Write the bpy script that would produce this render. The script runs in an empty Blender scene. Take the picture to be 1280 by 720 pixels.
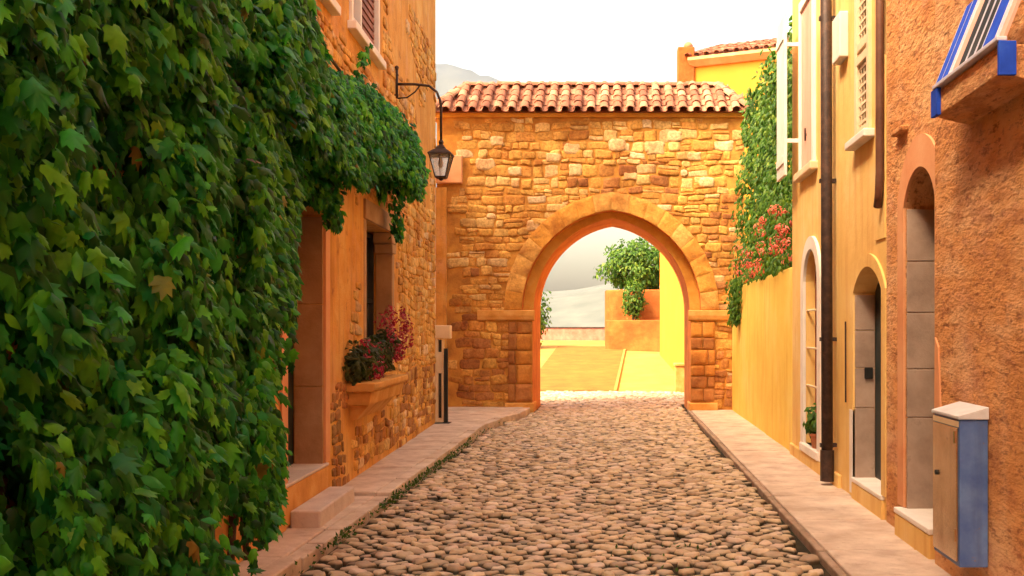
import bpy, bmesh, math, random
import numpy as np
from mathutils import Vector, Matrix, noise
random.seed(7); rng = np.random.default_rng(7)
scene = bpy.context.scene
COL = scene.collection
F = 1244.4; U0 = 775.0; V0 = 412.0; EYE = 1.67
R = math.radians

# ------------------------------------------------------------------ materials
def new_mat(name):
    m = bpy.data.materials.new(name); m.use_nodes = True
    nt = m.node_tree; nt.nodes.clear()
    out = nt.nodes.new('ShaderNodeOutputMaterial'); b = nt.nodes.new('ShaderNodeBsdfPrincipled')
    nt.links.new(b.outputs[0], out.inputs[0])
    return m, nt, b, out
def N(nt, t, **k):
    n = nt.nodes.new(t)
    for a, v in k.items():
        if a.startswith('i_'):
            n.inputs[a[2:].replace('_', ' ')].default_value = v
        else: setattr(n, a, v)
    return n
def ramp(nt, fac, stops):
    r = nt.nodes.new('ShaderNodeValToRGB'); e = r.color_ramp.elements
    while len(e) < len(stops): e.new(0.5)
    for el, (p, c) in zip(e, stops): el.position = p; el.color = (*c, 1)
    nt.links.new(fac, r.inputs[0]); return r.outputs[0]
def mix(nt, fac, a, b, mode='MIX'):
    m = nt.nodes.new('ShaderNodeMix'); m.data_type = 'RGBA'; m.blend_type = mode
    if isinstance(fac, float): m.inputs[0].default_value = fac
    else: nt.links.new(fac, m.inputs[0])
    for i, s in ((6, a), (7, b)):
        if isinstance(s, tuple): m.inputs[i].default_value = (*s, 1)
        else: nt.links.new(s, m.inputs[i])
    return m.outputs[2]
def surf(name, cols, scale=3.0, bumps=((40, .004),), rough=.85, island=None, attr=None, spots=None, metallic=0., streak=None, spec=.3, stretch=None):
    """mottled procedural surface. cols: 3 base colours spread by noise; island: stops by stone; spots: (scale, lo, hi, colour, amount)"""
    m, nt, b, out = new_mat(name)
    tc = nt.nodes.new('ShaderNodeTexCoord'); co = tc.outputs['Object']
    if name == 'rough_render':   # hand thrown render, lumps drawn out along the wall
        mp = N(nt, 'ShaderNodeMapping'); mp.inputs['Scale'].default_value = (1, .36, 1); nt.links.new(co, mp.inputs[0]); co = mp.outputs[0]
    if stretch:
        mp = N(nt, 'ShaderNodeMapping'); mp.inputs['Scale'].default_value = stretch
        nt.links.new(co, mp.inputs[0]); co2 = mp.outputs[0]
    else: co2 = co
    n1 = N(nt, 'ShaderNodeTexNoise', i_Scale=scale, i_Detail=7.0, i_Roughness=.62); nt.links.new(co2, n1.inputs[0])
    c = ramp(nt, n1.outputs[0], [(.34, cols[0]), (.5, cols[1]), (.66, cols[2])])
    if island:
        g = nt.nodes.new('ShaderNodeNewGeometry')
        ci = ramp(nt, g.outputs['Random Per Island'], island)
        c = mix(nt, .7, c, ci)
    if attr:
        a = N(nt, 'ShaderNodeAttribute', attribute_name='Col')
        c = mix(nt, .8 if attr is True else attr, c, a.outputs[0])
        n3 = N(nt, 'ShaderNodeTexNoise', i_Scale=22.0, i_Detail=6.0, i_Roughness=.7); nt.links.new(co, n3.inputs[0])
        dk = ramp(nt, n3.outputs[0], [(.35, (.62, .55, .5)), (.6, (1.1, 1.1, 1.1))])
        c = mix(nt, 1.0 if attr is True else .4, c, dk, 'MULTIPLY')
        n4 = N(nt, 'ShaderNodeTexNoise', i_Scale=1.5, i_Detail=5.0, i_Roughness=.6); nt.links.new(co, n4.inputs[0])
        c = mix(nt, 1.0, c, ramp(nt, n4.outputs[0], [(.36, (.62, .50, .42)), (.52, (1., 1., 1.)), (.68, (1.12, 1.16, 1.3))]), 'MULTIPLY')
    if spots:
        for (sc, lo, hi, colr, amt) in spots:
            n2 = N(nt, 'ShaderNodeTexNoise', i_Scale=sc, i_Detail=8.0, i_Roughness=.7); nt.links.new(co, n2.inputs[0])
            f = ramp(nt, n2.outputs[0], [(lo, (0, 0, 0)), (hi, (amt, amt, amt))])
            c = mix(nt, f, c, colr)
    if streak:
        mp = N(nt, 'ShaderNodeMapping'); mp.inputs['Scale'].default_value = (5, 5, .45)
        nt.links.new(co, mp.inputs[0])
        n2 = N(nt, 'ShaderNodeTexNoise', i_Scale=1.6, i_Detail=6.0, i_Roughness=.6); nt.links.new(mp.outputs[0], n2.inputs[0])
        f = ramp(nt, n2.outputs[0], [(.5, (0, 0, 0)), (.72, (streak[1],) * 3)])
        c = mix(nt, f, c, streak[0])
    nt.links.new(c, b.inputs['Base Color'])
    b.inputs['Roughness'].default_value = rough; b.inputs['Metallic'].default_value = metallic
    b.inputs['Specular IOR Level'].default_value = spec
    prev = None
    for sc, dist in bumps:
        nb = N(nt, 'ShaderNodeTexNoise', i_Scale=float(sc), i_Detail=6.0, i_Roughness=.6); nt.links.new(co, nb.inputs[0])
        bp = N(nt, 'ShaderNodeBump', i_Strength=1.0, i_Distance=dist)
        nt.links.new(nb.outputs[0], bp.inputs['Height'])
        if prev: nt.links.new(prev, bp.inputs['Normal'])
        prev = bp.outputs[0]
    if prev: nt.links.new(prev, b.inputs['Normal'])
    return m
def leafmat(name, stops, trans=.35, rough=.45):
    m, nt, b, out = new_mat(name)
    g = nt.nodes.new('ShaderNodeNewGeometry')
    c = ramp(nt, g.outputs['Random Per Island'], stops)
    tc = nt.nodes.new('ShaderNodeTexCoord')
    n = N(nt, 'ShaderNodeTexNoise', i_Scale=18.0, i_Detail=3.0); nt.links.new(tc.outputs['Object'], n.inputs[0])
    c = mix(nt, 1.0, c, ramp(nt, n.outputs[0], [(.3, (.7, .75, .7)), (.7, (1.2, 1.15, 1.1))]), 'MULTIPLY')
    nt.links.new(c, b.inputs['Base Color']); b.inputs['Roughness'].default_value = rough
    b.inputs['Specular IOR Level'].default_value = .25
    t = nt.nodes.new('ShaderNodeBsdfTranslucent'); tcn = mix(nt, 1.0, c, (1.15, 1.4, .6), 'MULTIPLY'); nt.links.new(tcn, t.inputs[0])
    ms = nt.nodes.new('ShaderNodeMixShader'); ms.inputs[0].default_value = trans
    nt.links.new(b.outputs[0], ms.inputs[1]); nt.links.new(t.outputs[0], ms.inputs[2]); nt.links.new(ms.outputs[0], out.inputs[0])
    return m

OR = surf
M = {}
M['mortar'] = surf('lime_mortar', [(.54, .23, .035), (.66, .31, .05), (.70, .38, .08)], 2.2, ((60, .006), (14, .012)), .9, spots=[(3.5, .60, .75, (.24, .085, .03), .6)])
M['joint'] = surf('old_lime_joint', [(.36, .15, .03), (.50, .225, .045), (.62, .31, .06)], 3.2, ((60, .006), (14, .012)), .95)
M['stone'] = surf('rubble_stone', [(.5, .24, .06), (.62, .33, .09), (.7, .42, .16)], 5, ((90, .003), (25, .008)), .85, attr=True)
M['ashlar'] = surf('dressed_stone', [(.56, .22, .035), (.68, .30, .055), (.74, .38, .09)], 4, ((60, .006), (16, .016)), .85, attr=.7, spots=[(5, .56, .68, (.34, .13, .04), .6)])
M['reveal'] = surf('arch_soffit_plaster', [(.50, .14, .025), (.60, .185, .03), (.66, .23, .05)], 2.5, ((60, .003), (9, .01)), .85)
M['plaster_left'] = surf('ochre_plaster', [(.58, .25, .045), (.68, .33, .07), (.72, .42, .13)], 1.6, ((50, .005), (9, .012)), .9,
     spots=[(5, .57, .68, (.32, .12, .04), .8), (1.3, .54, .68, (.68, .36, .17), .7)], streak=((.33, .13, .04), .55))
M['plaster_yellow'] = surf('yellow_plaster', [(.70, .43, .13), (.77, .50, .17), (.80, .57, .25)], 1.1, ((40, .002), (7, .006)), .85,
     spots=[(2.4, .60, .76, (.60, .27, .07), .6)], streak=((.58, .24, .06), .55))
M['plaster_garden'] = surf('garden_wall_plaster', [(.78, .51, .09), (.84, .58, .11), (.86, .63, .17)], 1.0, ((40, .002), (6, .005)), .85,
     streak=((.68, .31, .03), .6))
M['plaster_rough'] = surf('rough_render', [(.60, .25, .075), (.74, .34, .12), (.78, .46, .22)], 1.4, ((16, .05), (50, .025)), .95,
     spots=[(2.0, .50, .66, (.80, .50, .28), .7), (9, .50, .62, (.48, .18, .06), .7), (24, .53, .63, (.28, .09, .035), .8), (2.2, .56, .68, (.62, .28, .16), .7)], streak=((.80, .50, .30), .35))
M['salmon'] = surf('salmon_plaster', [(.64, .27, .12), (.70, .33, .16), (.72, .38, .2)], 2, ((40, .002),), .8)
M['jamb'] = surf('grey_jamb_stone', [(.27, .19, .15), (.35, .25, .20), (.42, .31, .25)], 3, ((60, .003), (10, .006)), .85, spots=[(6, .6, .7, (.18, .12, .1), .6)])
M['jamb_warm'] = surf('warm_jamb_stone', [(.34, .19, .10), (.42, .25, .14), (.48, .31, .19)], 3, ((60, .003), (10, .006)), .85)
M['step'] = surf('pale_step_stone', [(.52, .42, .38), (.60, .50, .45), (.66, .56, .50)], 4, ((80, .002), (12, .006)), .75, spots=[(9, .6, .72, (.34, .24, .2), .6)])
M['pave'] = surf('pavement_stone', [(.46, .34, .27), (.60, .47, .38), (.70, .57, .47)], 3.4, ((90, .003), (11, .009)), .8, spots=[(7, .58, .72, (.28, .17, .13), .6), (1.6, .5, .66, (.46, .33, .24), .6)])
M['kerb'] = surf('kerb_stone', [(.28, .19, .13), (.38, .26, .19), (.46, .33, .25)], 5, ((60, .006), (14, .01)), .85)
M['cobble'] = surf('cobble_stone', [(.34, .23, .14), (.54, .40, .26), (.68, .52, .36)], 9, ((70, .004), (20, .006)), .5, spec=.6,
     island=[(.0, (.26, .16, .10)), (.2, (.46, .32, .19)), (.6, (.64, .47, .29)), (.85, (.62, .45, .37)), (1, (.78, .62, .46))])
M['grout'] = surf('earth_joint', [(.018, .015, .008), (.035, .025, .012), (.06, .04, .02)], 4, ((80, .006),), 1., spots=[(2.2, .55, .65, (.04, .06, .012), .8)])
M['ground'] = surf('dry_earth', [(.50, .36, .15), (.60, .44, .20), (.66, .50, .25)], .8, ((30, .01),), .95)
M['plaza'] = surf('sandy_plaza', [(.34, .18, .04), (.40, .215, .05), (.44, .25, .065)], 1.2, ((40, .006),), .95)
M['ochre_road'] = surf('ochre_road', [(.20, .085, .013), (.25, .105, .016), (.30, .135, .022)], 2, ((60, .006),), .95)
M['white'] = surf('white_paint', [(.68, .62, .58), (.76, .70, .66), (.80, .75, .71)], 3, ((30, .001),), .6)
M['pink'] = surf('pink_shutter_paint', [(.62, .31, .24), (.70, .37, .29), (.74, .42, .34)], 3, ((30, .001),), .6, stretch=(1, 1, .2))
M['cream'] = surf('cream_paint', [(.66, .48, .30), (.72, .55, .36), (.76, .6, .42)], 3, ((30, .001),), .6)
M['brownwood'] = surf('red_brown_shutter', [(.20, .06, .03), (.27, .09, .05), (.33, .13, .08)], 6, ((60, .001),), .6, stretch=(1, 1, .15))
M['darkdoor'] = surf('dark_green_door', [(.012, .022, .026), (.018, .032, .036), (.03, .045, .05)], 4, ((40, .001),), .45)
M['glass_dark'] = surf('dark_glass', [(.02, .025, .03), (.03, .035, .04), (.05, .055, .06)], 1, (), .1, spec=.8)
M['iron'] = surf('rusty_brown_iron', [(.035, .022, .02), (.055, .033, .028), (.09, .05, .04)], 12, ((60, .001),), .55, metallic=.2)
M['pipe'] = surf('brown_downpipe', [(.09, .035, .022), (.12, .05, .03), (.15, .07, .045)], 5, ((40, .001),), .5)
M['terracotta'] = surf('terracotta_tile', [(.30, .10, .06), (.40, .15, .09), (.50, .26, .18)], 7, ((60, .003), (14, .006)), .85,
     island=[(0, (.12, .04, .022)), (.3, (.24, .085, .045)), (.6, (.34, .145, .08)), (.85, (.46, .26, .16)), (1, (.22, .085, .045))], spots=[(6, .58, .7, (.16, .1, .07), .7)])
M['box_stone'] = surf('flower_ledge_stone', [(.56, .25, .05), (.66, .32, .08), (.72, .40, .13)], 4, ((60, .003), (12, .006)), .85)
M['blue'] = surf('blue_paint', [(.015, .05, .42), (.02, .075, .58), (.04, .12, .66)], 4, ((50, .001),), .8, spec=.1)
M['blue_white'] = surf('pale_blue_paint', [(.50, .50, .66), (.6, .6, .74), (.68, .68, .8)], 4, (), .5)
M['cab_blue'] = surf('cabinet_blue_paint', [(.055, .11, .32), (.085, .15, .37), (.12, .20, .43)], 5, ((50, .0006),), .4, spots=[(14, .62, .68, (.20, .13, .10), .8)], streak=((.05, .07, .15), .6))
M['cab_top'] = surf('cabinet_pale_top', [(.5, .48, .5), (.58, .56, .58), (.64, .62, .64)], 6, (), .5)
M['steel'] = surf('brushed_steel', [(.50, .36, .22), (.66, .50, .33), (.76, .62, .44)], 4, ((90, .0004),), .22, metallic=.9, spots=[(16, .60, .68, (.25, .14, .08), .7)], streak=((.35, .22, .12), .6))
M['black'] = surf('black_metal', [(.012, .012, .012), (.02, .02, .02), (.03, .03, .03)], 4, (), .6, spec=.15)
M['bark'] = surf('vine_bark', [(.05, .03, .015), (.08, .05, .03), (.12, .08, .05)], 12, ((50, .004),), .9)
M['pot'] = surf('terracotta_pot', [(.38, .13, .06), (.45, .17, .08), (.5, .21, .11)], 5, ((50, .001),), .8)
M['pinkwall'] = surf('pink_parapet_brick', [(.45, .14, .11), (.52, .19, .15), (.56, .25, .2)], 4, ((50, .003),), .9)
M['orangewall'] = surf('orange_retaining_wall', [(.26, .065, .012), (.34, .095, .018), (.40, .135, .03)], 1.4, ((40, .01), (6, .03)), .9)
M['sunyellow'] = surf('bright_yellow_plaster', [(.56, .215, .02), (.60, .235, .022), (.62, .26, .03)], 1, ((40, .002),), .85)
M['leaf'] = leafmat('vine_leaf', [(0, (.005, .06, .006)), (.22, (.012, .14, .014)), (.45, (.03, .25, .016)), (.6, (.012, .22, .06)), (.75, (.06, .36, .02)), (.99, (.14, .44, .025)), (1, (.2, .12, .02))], .3, .42)
M['leaf_bright'] = leafmat('shrub_leaf', [(0, (.03, .09, .012)), (.35, (.055, .14, .015)), (.7, (.09, .19, .02)), (1, (.16, .24, .03))])
M['leaf_dull'] = leafmat('dull_potted_leaf', [(0, (.04, .06, .02)), (.5, (.07, .09, .03)), (1, (.12, .12, .05))])
M['petal_red'] = leafmat('red_petal', [(0, (.36, .015, .06)), (.5, (.46, .03, .08)), (1, (.6, .14, .2))], .25)
M['petal_pink'] = leafmat('pink_petal', [(0, (.65, .08, .05)), (.5, (.78, .14, .10)), (1, (.82, .26, .22))], .25)
M['weed'] = leafmat('weed_leaf', [(0, (.03, .08, .012)), (1, (.09, .15, .03))])
M['valley'] = surf('valley_slope', [(.09, .105, .10), (.11, .125, .12), (.15, .155, .14)], .035, (), 1.)
M['mountain'] = surf('mountain_slope', [(.04, .06, .09), (.06, .08, .11), (.09, .11, .13)], .006, (), 1.)
def glassmat():
    m, nt, b, out = new_mat('lantern_glass')
    b.inputs['Base Color'].default_value = (.9, .78, .66, 1); b.inputs['Roughness'].default_value = .25
    b.inputs['Transmission Weight'].default_value = .75
    return m
M['glass'] = glassmat()

# packed dirt in the joints: everything on the cobbles below a few millimetres is earth coloured
m = M['cobble']; nt = m.node_tree; pb_ = [n for n in nt.nodes if n.type == 'BSDF_PRINCIPLED'][0]
src = pb_.inputs['Base Color'].links[0].from_socket
ge = nt.nodes.new('ShaderNodeNewGeometry'); sx_ = nt.nodes.new('ShaderNodeSeparateXYZ'); nt.links.new(ge.outputs['Position'], sx_.inputs[0])
nz = N(nt, 'ShaderNodeTexNoise', i_Scale=14.0, i_Detail=5.0); nt.links.new(ge.outputs['Position'], nz.inputs[0])
ma = N(nt, 'ShaderNodeMath', operation='MULTIPLY_ADD'); nt.links.new(nz.outputs[0], ma.inputs[0]); ma.inputs[1].default_value = -.022; nt.links.new(sx_.outputs[2], ma.inputs[2])
mr = nt.nodes.new('ShaderNodeMapRange'); nt.links.new(ma.outputs[0], mr.inputs[0]); mr.inputs[1].default_value = -.010; mr.inputs[2].default_value = .009
nt.links.new(mix(nt, mr.outputs[0], (.05, .032, .014), src), pb_.inputs['Base Color'])

# ------------------------------------------------------------------ mesh helpers
class MB:
    def __init__(s): s.v = []; s.f = []
    def add(s, vs, fs):
        o = len(s.v); s.v += [tuple(v) for v in vs]; s.f += [tuple(i + o for i in f) for f in fs]; return s
    def box(s, x0, x1, y0, y1, z0, z1):
        vs = [(x0, y0, z0), (x1, y0, z0), (x1, y1, z0), (x0, y1, z0), (x0, y0, z1), (x1, y0, z1), (x1, y1, z1), (x0, y1, z1)]
        return s.add(vs, [(0, 3, 2, 1), (4, 5, 6, 7), (0, 1, 5, 4), (1, 2, 6, 5), (2, 3, 7, 6), (3, 0, 4, 7)])
    def prism(s, prof, axis, a, b):
        """closed 2D profile extruded along axis ('x': prof=(y,z), 'y': prof=(x,z), 'z': prof=(x,y))"""
        n = len(prof)
        def P(p, t): return {'x': (t, p[0], p[1]), 'y': (p[0], t, p[1]), 'z': (p[0], p[1], t)}[axis]
        vs = [P(p, a) for p in prof] + [P(p, b) for p in prof]
        fs = [tuple(range(n))[::-1], tuple(range(n, 2 * n))] + [(i, (i + 1) % n, (i + 1) % n + n, i + n) for i in range(n)]
        return s.add(vs, fs)
    def tube(s, pts, r, seg=10, cap=True):
        pts = [Vector(p) for p in pts]; rs = r if isinstance(r, (list, tuple)) else [r] * len(pts)
        rings = []; up = Vector((.123, .32, 1)).normalized(); vs = []
        for i, p in enumerate(pts):
            d = (pts[min(i + 1, len(pts) - 1)] - pts[max(i - 1, 0)]).normalized()
            a = d.cross(up); 
            if a.length < 1e-3: a = d.cross(Vector((1, 0, 0)))
            a.normalize(); b = d.cross(a)
            for k in range(seg):
                t = 2 * math.pi * k / seg
                vs.append(p + (a * math.cos(t) + b * math.sin(t)) * rs[i])
        fs = []
        for i in range(len(pts) - 1):
            for k in range(seg):
                fs.append((i * seg + k, i * seg + (k + 1) % seg, (i + 1) * seg + (k + 1) % seg, (i + 1) * seg + k))
        if cap: fs += [tuple(range(seg))[::-1], tuple(range((len(pts) - 1) * seg, len(pts) * seg))]
        return s.add(vs, fs)
    def lathe(s, c, prof, seg=16, rot=0.):
        vs = []; fs = []; n = len(prof)
        for (r, z) in prof:
            for k in range(seg):
                t = 2 * math.pi * k / seg + rot; vs.append((c[0] + r * math.cos(t), c[1] + r * math.sin(t), c[2] + z))
        for i in range(n - 1):
            for k in range(seg): fs.append((i * seg + k, i * seg + (k + 1) % seg, (i + 1) * seg + (k + 1) % seg, (i + 1) * seg + k))
        fs += [tuple(range(seg))[::-1], tuple(range((n - 1) * seg, n * seg))]
        return s.add(vs, fs)
    def mesh(s, name):
        me = bpy.data.meshes.new(name); me.from_pydata(s.v, [], s.f); me.update()
        bm = bmesh.new(); bm.from_mesh(me); bmesh.ops.recalc_face_normals(bm, faces=bm.faces); bm.to_mesh(me); bm.free()
        return me
def props(o, label=None, cat=None, group=None, kind=None):
    if label: o['label'] = label
    if cat: o['category'] = cat
    if group: o['group'] = group
    if kind: o['kind'] = kind
    return o
def link(name, me, mat, parent=None, space='world', smooth=False, bevel=0., loc=None):
    """space world: verts are world coords and get moved into the parent's (or loc's) frame"""
    o = bpy.data.objects.new(name, me); COL.objects.link(o)
    if parent:
        if space == 'world':
            root = parent.parent or parent
            me.transform(root.matrix_basis.inverted())
        o.parent = parent
    elif loc is not None:
        me.transform(Matrix.Translation(-Vector(loc))); o.location = loc
    if mat is not None: me.materials.append(M[mat] if isinstance(mat, str) else mat)
    if smooth: me.polygons.foreach_set('use_smooth', [True] * len(me.polygons))
    if bevel:
        b = o.modifiers.new('bevel', 'BEVEL'); b.width = bevel; b.segments = 2; b.limit_method = 'ANGLE'
    return o
def empty(name, loc, rz=0., label=None, cat=None, group=None):
    o = bpy.data.objects.new(name, None); COL.objects.link(o); o.location = loc; o.rotation_euler = (0, 0, rz)
    o.matrix_basis = Matrix.Translation(loc) @ Matrix.Rotation(rz, 4, 'Z'); o.empty_display_size = .2
    return props(o, label, cat, group)
def cut(me, cutters):
    """boolean-difference the cutter MBs from a mesh, returns the new mesh"""
    o = bpy.data.objects.new('tmp', me); COL.objects.link(o); tmp = []
    for c in cutters:
        cm = c.mesh('cut'); co = bpy.data.objects.new('cut', cm); COL.objects.link(co); tmp.append(co)
        b = o.modifiers.new('b', 'BOOLEAN'); b.operation = 'DIFFERENCE'; b.solver = 'EXACT'; b.object = co
    dg = bpy.context.evaluated_depsgraph_get(); dg.update()
    r = bpy.data.meshes.new_from_object(o.evaluated_get(dg))
    for t in tmp + [o]:
        m_ = t.data; bpy.data.objects.remove(t); bpy.data.meshes.remove(m_)
    return r
def fbm(x, y, z=0., s=1.): return noise.fractal(Vector((x * s, y * s, z * s)), 1., 2., 3)
def arch_prof(y0, y1, z0, zs, rise, n=14):
    """door outline: straight sides to zs then an arc of given rise"""
    c = (y0 + y1) / 2; h = (y1 - y0) / 2; pts = [(y0, z0), (y1, z0)]
    if rise <= 0: return pts + [(y1, zs), (y0, zs)]
    if rise >= h: 
        for i in range(n + 1):
            t = math.pi * i / n; pts.append((c + h * math.cos(t), zs + rise * math.sin(t)))
    else:
        r = (h * h + rise * rise) / (2 * rise); a = math.asin(h / r)
        for i in range(n + 1):
            t = a - 2 * a * i / n; pts.append((c + r * math.sin(t), zs + rise - r + r * math.cos(t)))
    return pts

# stones -----------------------------------------------------------
CUT = .25
def rpoly(poly, jit, it=1):
    out = []
    n = len(poly)
    for i in range(n):
        a = poly[i]; b = poly[(i + 1) % n]; out.append(a)
        mx = ((a[0] + b[0]) / 2 + random.uniform(-jit, jit), (a[1] + b[1]) / 2 + random.uniform(-jit, jit)); out.append(mx)
    for _ in range(it):
        o2 = []
        for i in range(len(out)):
            a = out[i]; b = out[(i + 1) % len(out)]
            o2 += [(a[0] * (1 - CUT) + b[0] * CUT, a[1] * (1 - CUT) + b[1] * CUT), (a[0] * CUT + b[0] * (1 - CUT), a[1] * CUT + b[1] * (1 - CUT))]
        out = o2
    return out
class Stones:
    def __init__(s, fmap): s.v = []; s.f = []; s.c = []; s.map = fmap
    def stone(s, poly, h, col=(1, 1, 1), jit=.01, gap=.012, base=-.02, it=1, tilt=.04, prof=((1, 0.), (.96, .62), (.82, .95), (.5, 1.))):
        cx = sum(p[0] for p in poly) / len(poly); cy = sum(p[1] for p in poly) / len(poly)
        P = rpoly(poly, jit, it) if it >= 0 else poly
        ext = max(max(abs(p[0] - cx) for p in P), max(abs(p[1] - cy) for p in P), .01)
        g = max(.5, 1 - gap / ext); o = len(s.v); n = len(P)
        tx = random.uniform(-tilt, tilt); ty = random.uniform(-tilt, tilt)
        for (k, hh) in prof:
            for p in P:
                dx = (p[0] - cx) * k * g; dy = (p[1] - cy) * k * g
                H = base if hh == 0 else base + (h - base) * hh + (dx * tx + dy * ty) + random.uniform(-.06, .06) * h
                s.v.append(s.map(cx + dx, cy + dy, H)); s.c.append(col)
        s.v.append(s.map(cx, cy, h * 1.03)); s.c.append(col)
        m = len(prof)
        for r in range(m - 1):
            for i in range(n): s.f.append((o + r * n + i, o + r * n + (i + 1) % n, o + (r + 1) * n + (i + 1) % n, o + (r + 1) * n + i))
        for i in range(n): s.f.append((o + (m - 1) * n + i, o + (m - 1) * n + (i + 1) % n, o + m * n))
    def mesh(s, name):
        me = bpy.data.meshes.new(name); me.from_pydata(s.v, [], s.f); me.update()
        bm = bmesh.new(); bm.from_mesh(me); bmesh.ops.recalc_face_normals(bm, faces=bm.faces); bm.to_mesh(me); bm.free()
        a = me.color_attributes.new('Col', 'FLOAT_COLOR', 'POINT')
        a.data.foreach_set('color', np.array([(*c, 1) for c in s.c], dtype=np.float32).ravel())
        me.polygons.foreach_set('use_smooth', [True] * len(me.polygons))
        return me
def rubble(st, x0, x1, z0, z1, ok, colf, hr=(.1, .2), wr=(.14, .42), h=(.008, .035), jit=.012, gap=.013):
    z = z0; j = 0
    while z < z1:
        rh = random.uniform(*hr); x = x0 - random.uniform(0, .2)
        def zz(x, zb): return zb + .09 * noise.noise(Vector((x * .9, zb * 1.7, 3.1))) + .02 * noise.noise(Vector((x * 3.1, zb * 4, 1.1)))
        while x < x1:
            w = random.uniform(*wr); xa, xb = x, min(x + w, x1)
            if xb - xa > .07:
                q = [(xa, zz(xa, z)), (xb, zz(xb, z)), (xb, zz(xb, z + rh)), (xa, zz(xa, z + rh))]
                q = [(a + random.uniform(-.022, .022), b + random.uniform(-.024, .024)) for a, b in q]
                subs = [q]
                if random.random() < .22 and rh > .13:
                    t = random.uniform(.35, .65)
                    ml = (q[0][0] * (1 - t) + q[3][0] * t, q[0][1] * (1 - t) + q[3][1] * t); mr = (q[1][0] * (1 - t) + q[2][0] * t, q[1][1] * (1 - t) + q[2][1] * t)
                    subs = [[q[0], q[1], mr, ml], [ml, mr, q[2], q[3]]]
                for p in subs:
                    cx = sum(a for a, b in p) / 4; cz = sum(b for a, b in p) / 4
                    if ok(cx, cz, p): st.stone(p, random.uniform(*h), colf(cx, cz), jit, gap)
            x += w
        z += rh; j += 1

# leaves -----------------------------------------------------------
half = [(.0, .0), (.14, .10), (.32, .0), (.30, -.16), (.50, -.44), (.33, -.44), (.34, -.80), (.16, -.70), (0, -1.08)]
LO = half + [(-x, y) for x, y in half[-2:0:-1]]
LT_V = np.array([(x, y, -.30 * abs(x) - .25 * y * y) for x, y in LO] + [(0, -.38, .05)], dtype=float)
LT_F = np.array([(i, (i + 1) % len(LO), len(LO)) for i in range(len(LO))])
ov = [(0, 0), (.22, -.2), (.3, -.5), (.18, -.8), (0, -1), (-.18, -.8), (-.3, -.5), (-.22, -.2)]
OV_V = np.array([(x, y, -.3 * abs(x) - .2 * y * y) for x, y in ov] + [(0, -.5, .06)], dtype=float)
OV_F = np.array([(i, (i + 1) % 8, 8) for i in range(8)])
SM_V = np.array([(0, 0, 0), (.32, -.45, -.08), (0, -1, -.15), (-.32, -.45, -.08)], dtype=float); SM_F = np.array([(0, 1, 2), (0, 2, 3)])
def leafmesh(name, P, Nn, size, tmpl=(LT_V, LT_F), roll=.6, tip=(0, 0, -1)):
    P = np.asarray(P, float); n = len(P); Nn = np.asarray(Nn, float); Nn /= np.linalg.norm(Nn, axis=1, keepdims=True)
    T = np.array(tip, float)[None, :] + np.array([0, .25, 0]) * (tip[2] < 0) + rng.normal(0, roll * .5, (n, 3))
    T -= (T * Nn).sum(1, keepdims=True) * Nn; T /= np.linalg.norm(T, axis=1, keepdims=True) + 1e-9
    Y = -T; X = np.cross(Y, Nn)
    Rm = np.stack([X, Y, Nn], axis=2)
    V, Fc = tmpl; S = np.asarray(size)[:, None, None]
    Vn = V[None] * np.stack([rng.uniform(.6, 1.05, n), rng.uniform(.85, 1.15, n), rng.uniform(.3, 1.9, n)], 1)[:, None, :]
    W = np.einsum('nij,nmj->nmi', Rm, Vn) * S + P[:, None, :]
    W += rng.normal(0, .02, W.shape) * S
    m = len(V); verts = W.reshape(-1, 3); faces = (Fc[None] + (np.arange(n) * m)[:, None, None]).reshape(-1, 3)
    me = bpy.data.meshes.new(name)
    me.vertices.add(len(verts)); me.vertices.foreach_set('co', verts.ravel())
    me.loops.add(faces.size); me.loops.foreach_set('vertex_index', faces.ravel().astype(np.int32))
    me.polygons.add(len(faces)); me.polygons.foreach_set('loop_start', (np.arange(len(faces)) * 3).astype(np.int32))
    me.update(calc_edges=True); me.validate()
    return me
def blob_leaves(c, rad, n, size, shell=.55, lump=.25, seedz=0., flat=0.):
    """leaf positions in an uneven lumpy crown; returns P, N, S"""
    P = []; Q = []; S = []
    c = Vector(c)
    for i in range(n):
        d = Vector(rng.normal(0, 1, 3)).normalized()
        r = (1 + lump * noise.noise(d * 2.2 + Vector((seedz, 0, 0))) * 1.6 + lump * .7 * noise.noise(d * 5 + Vector((seedz, 5, 0)))) * random.uniform(shell, 1.0) ** .6
        p = Vector((d.x * rad[0] * r, d.y * rad[1] * r, d.z * rad[2] * r)) + c
        P.append(p); nn = d + Vector((0, 0, .5)) + Vector(rng.normal(0, .45, 3)); Q.append(nn); S.append(random.uniform(*size))
    return P, Q, S

# ================================================================== SETTING
LW = R(2.58); LO_ = Vector((-2.62, 7., 0))
def lwx(Y): return -2.62 - .04506 * (Y - 7)
def kl(Y):
    if Y <= 16.0: return -2.2
    if Y >= 19.6: return -1.8
    t = (Y - 16.0) / 3.6; t = t * t * (3 - 2 * t); return -2.2 + .4 * t
def kr(Y): return 1.5 - .007 * min(Y, 20)
def gz(Y): return 0. if Y < 26.6 else .0649 * (Y - 26.6)

# ground sheet
b = MB(); ys = [-10, 0, 10, 20, 26.6, 32, 40, 46.3]
for i, y in enumerate(ys):
    b.v += [(-45, y, gz(y) - .06), (45, y, gz(y) - .06)]
for i in range(len(ys) - 1): b.f.append((2 * i, 2 * i + 1, 2 * i + 3, 2 * i + 2))
props(link('ground', b.mesh('ground'), 'ground'), kind='structure')
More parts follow.
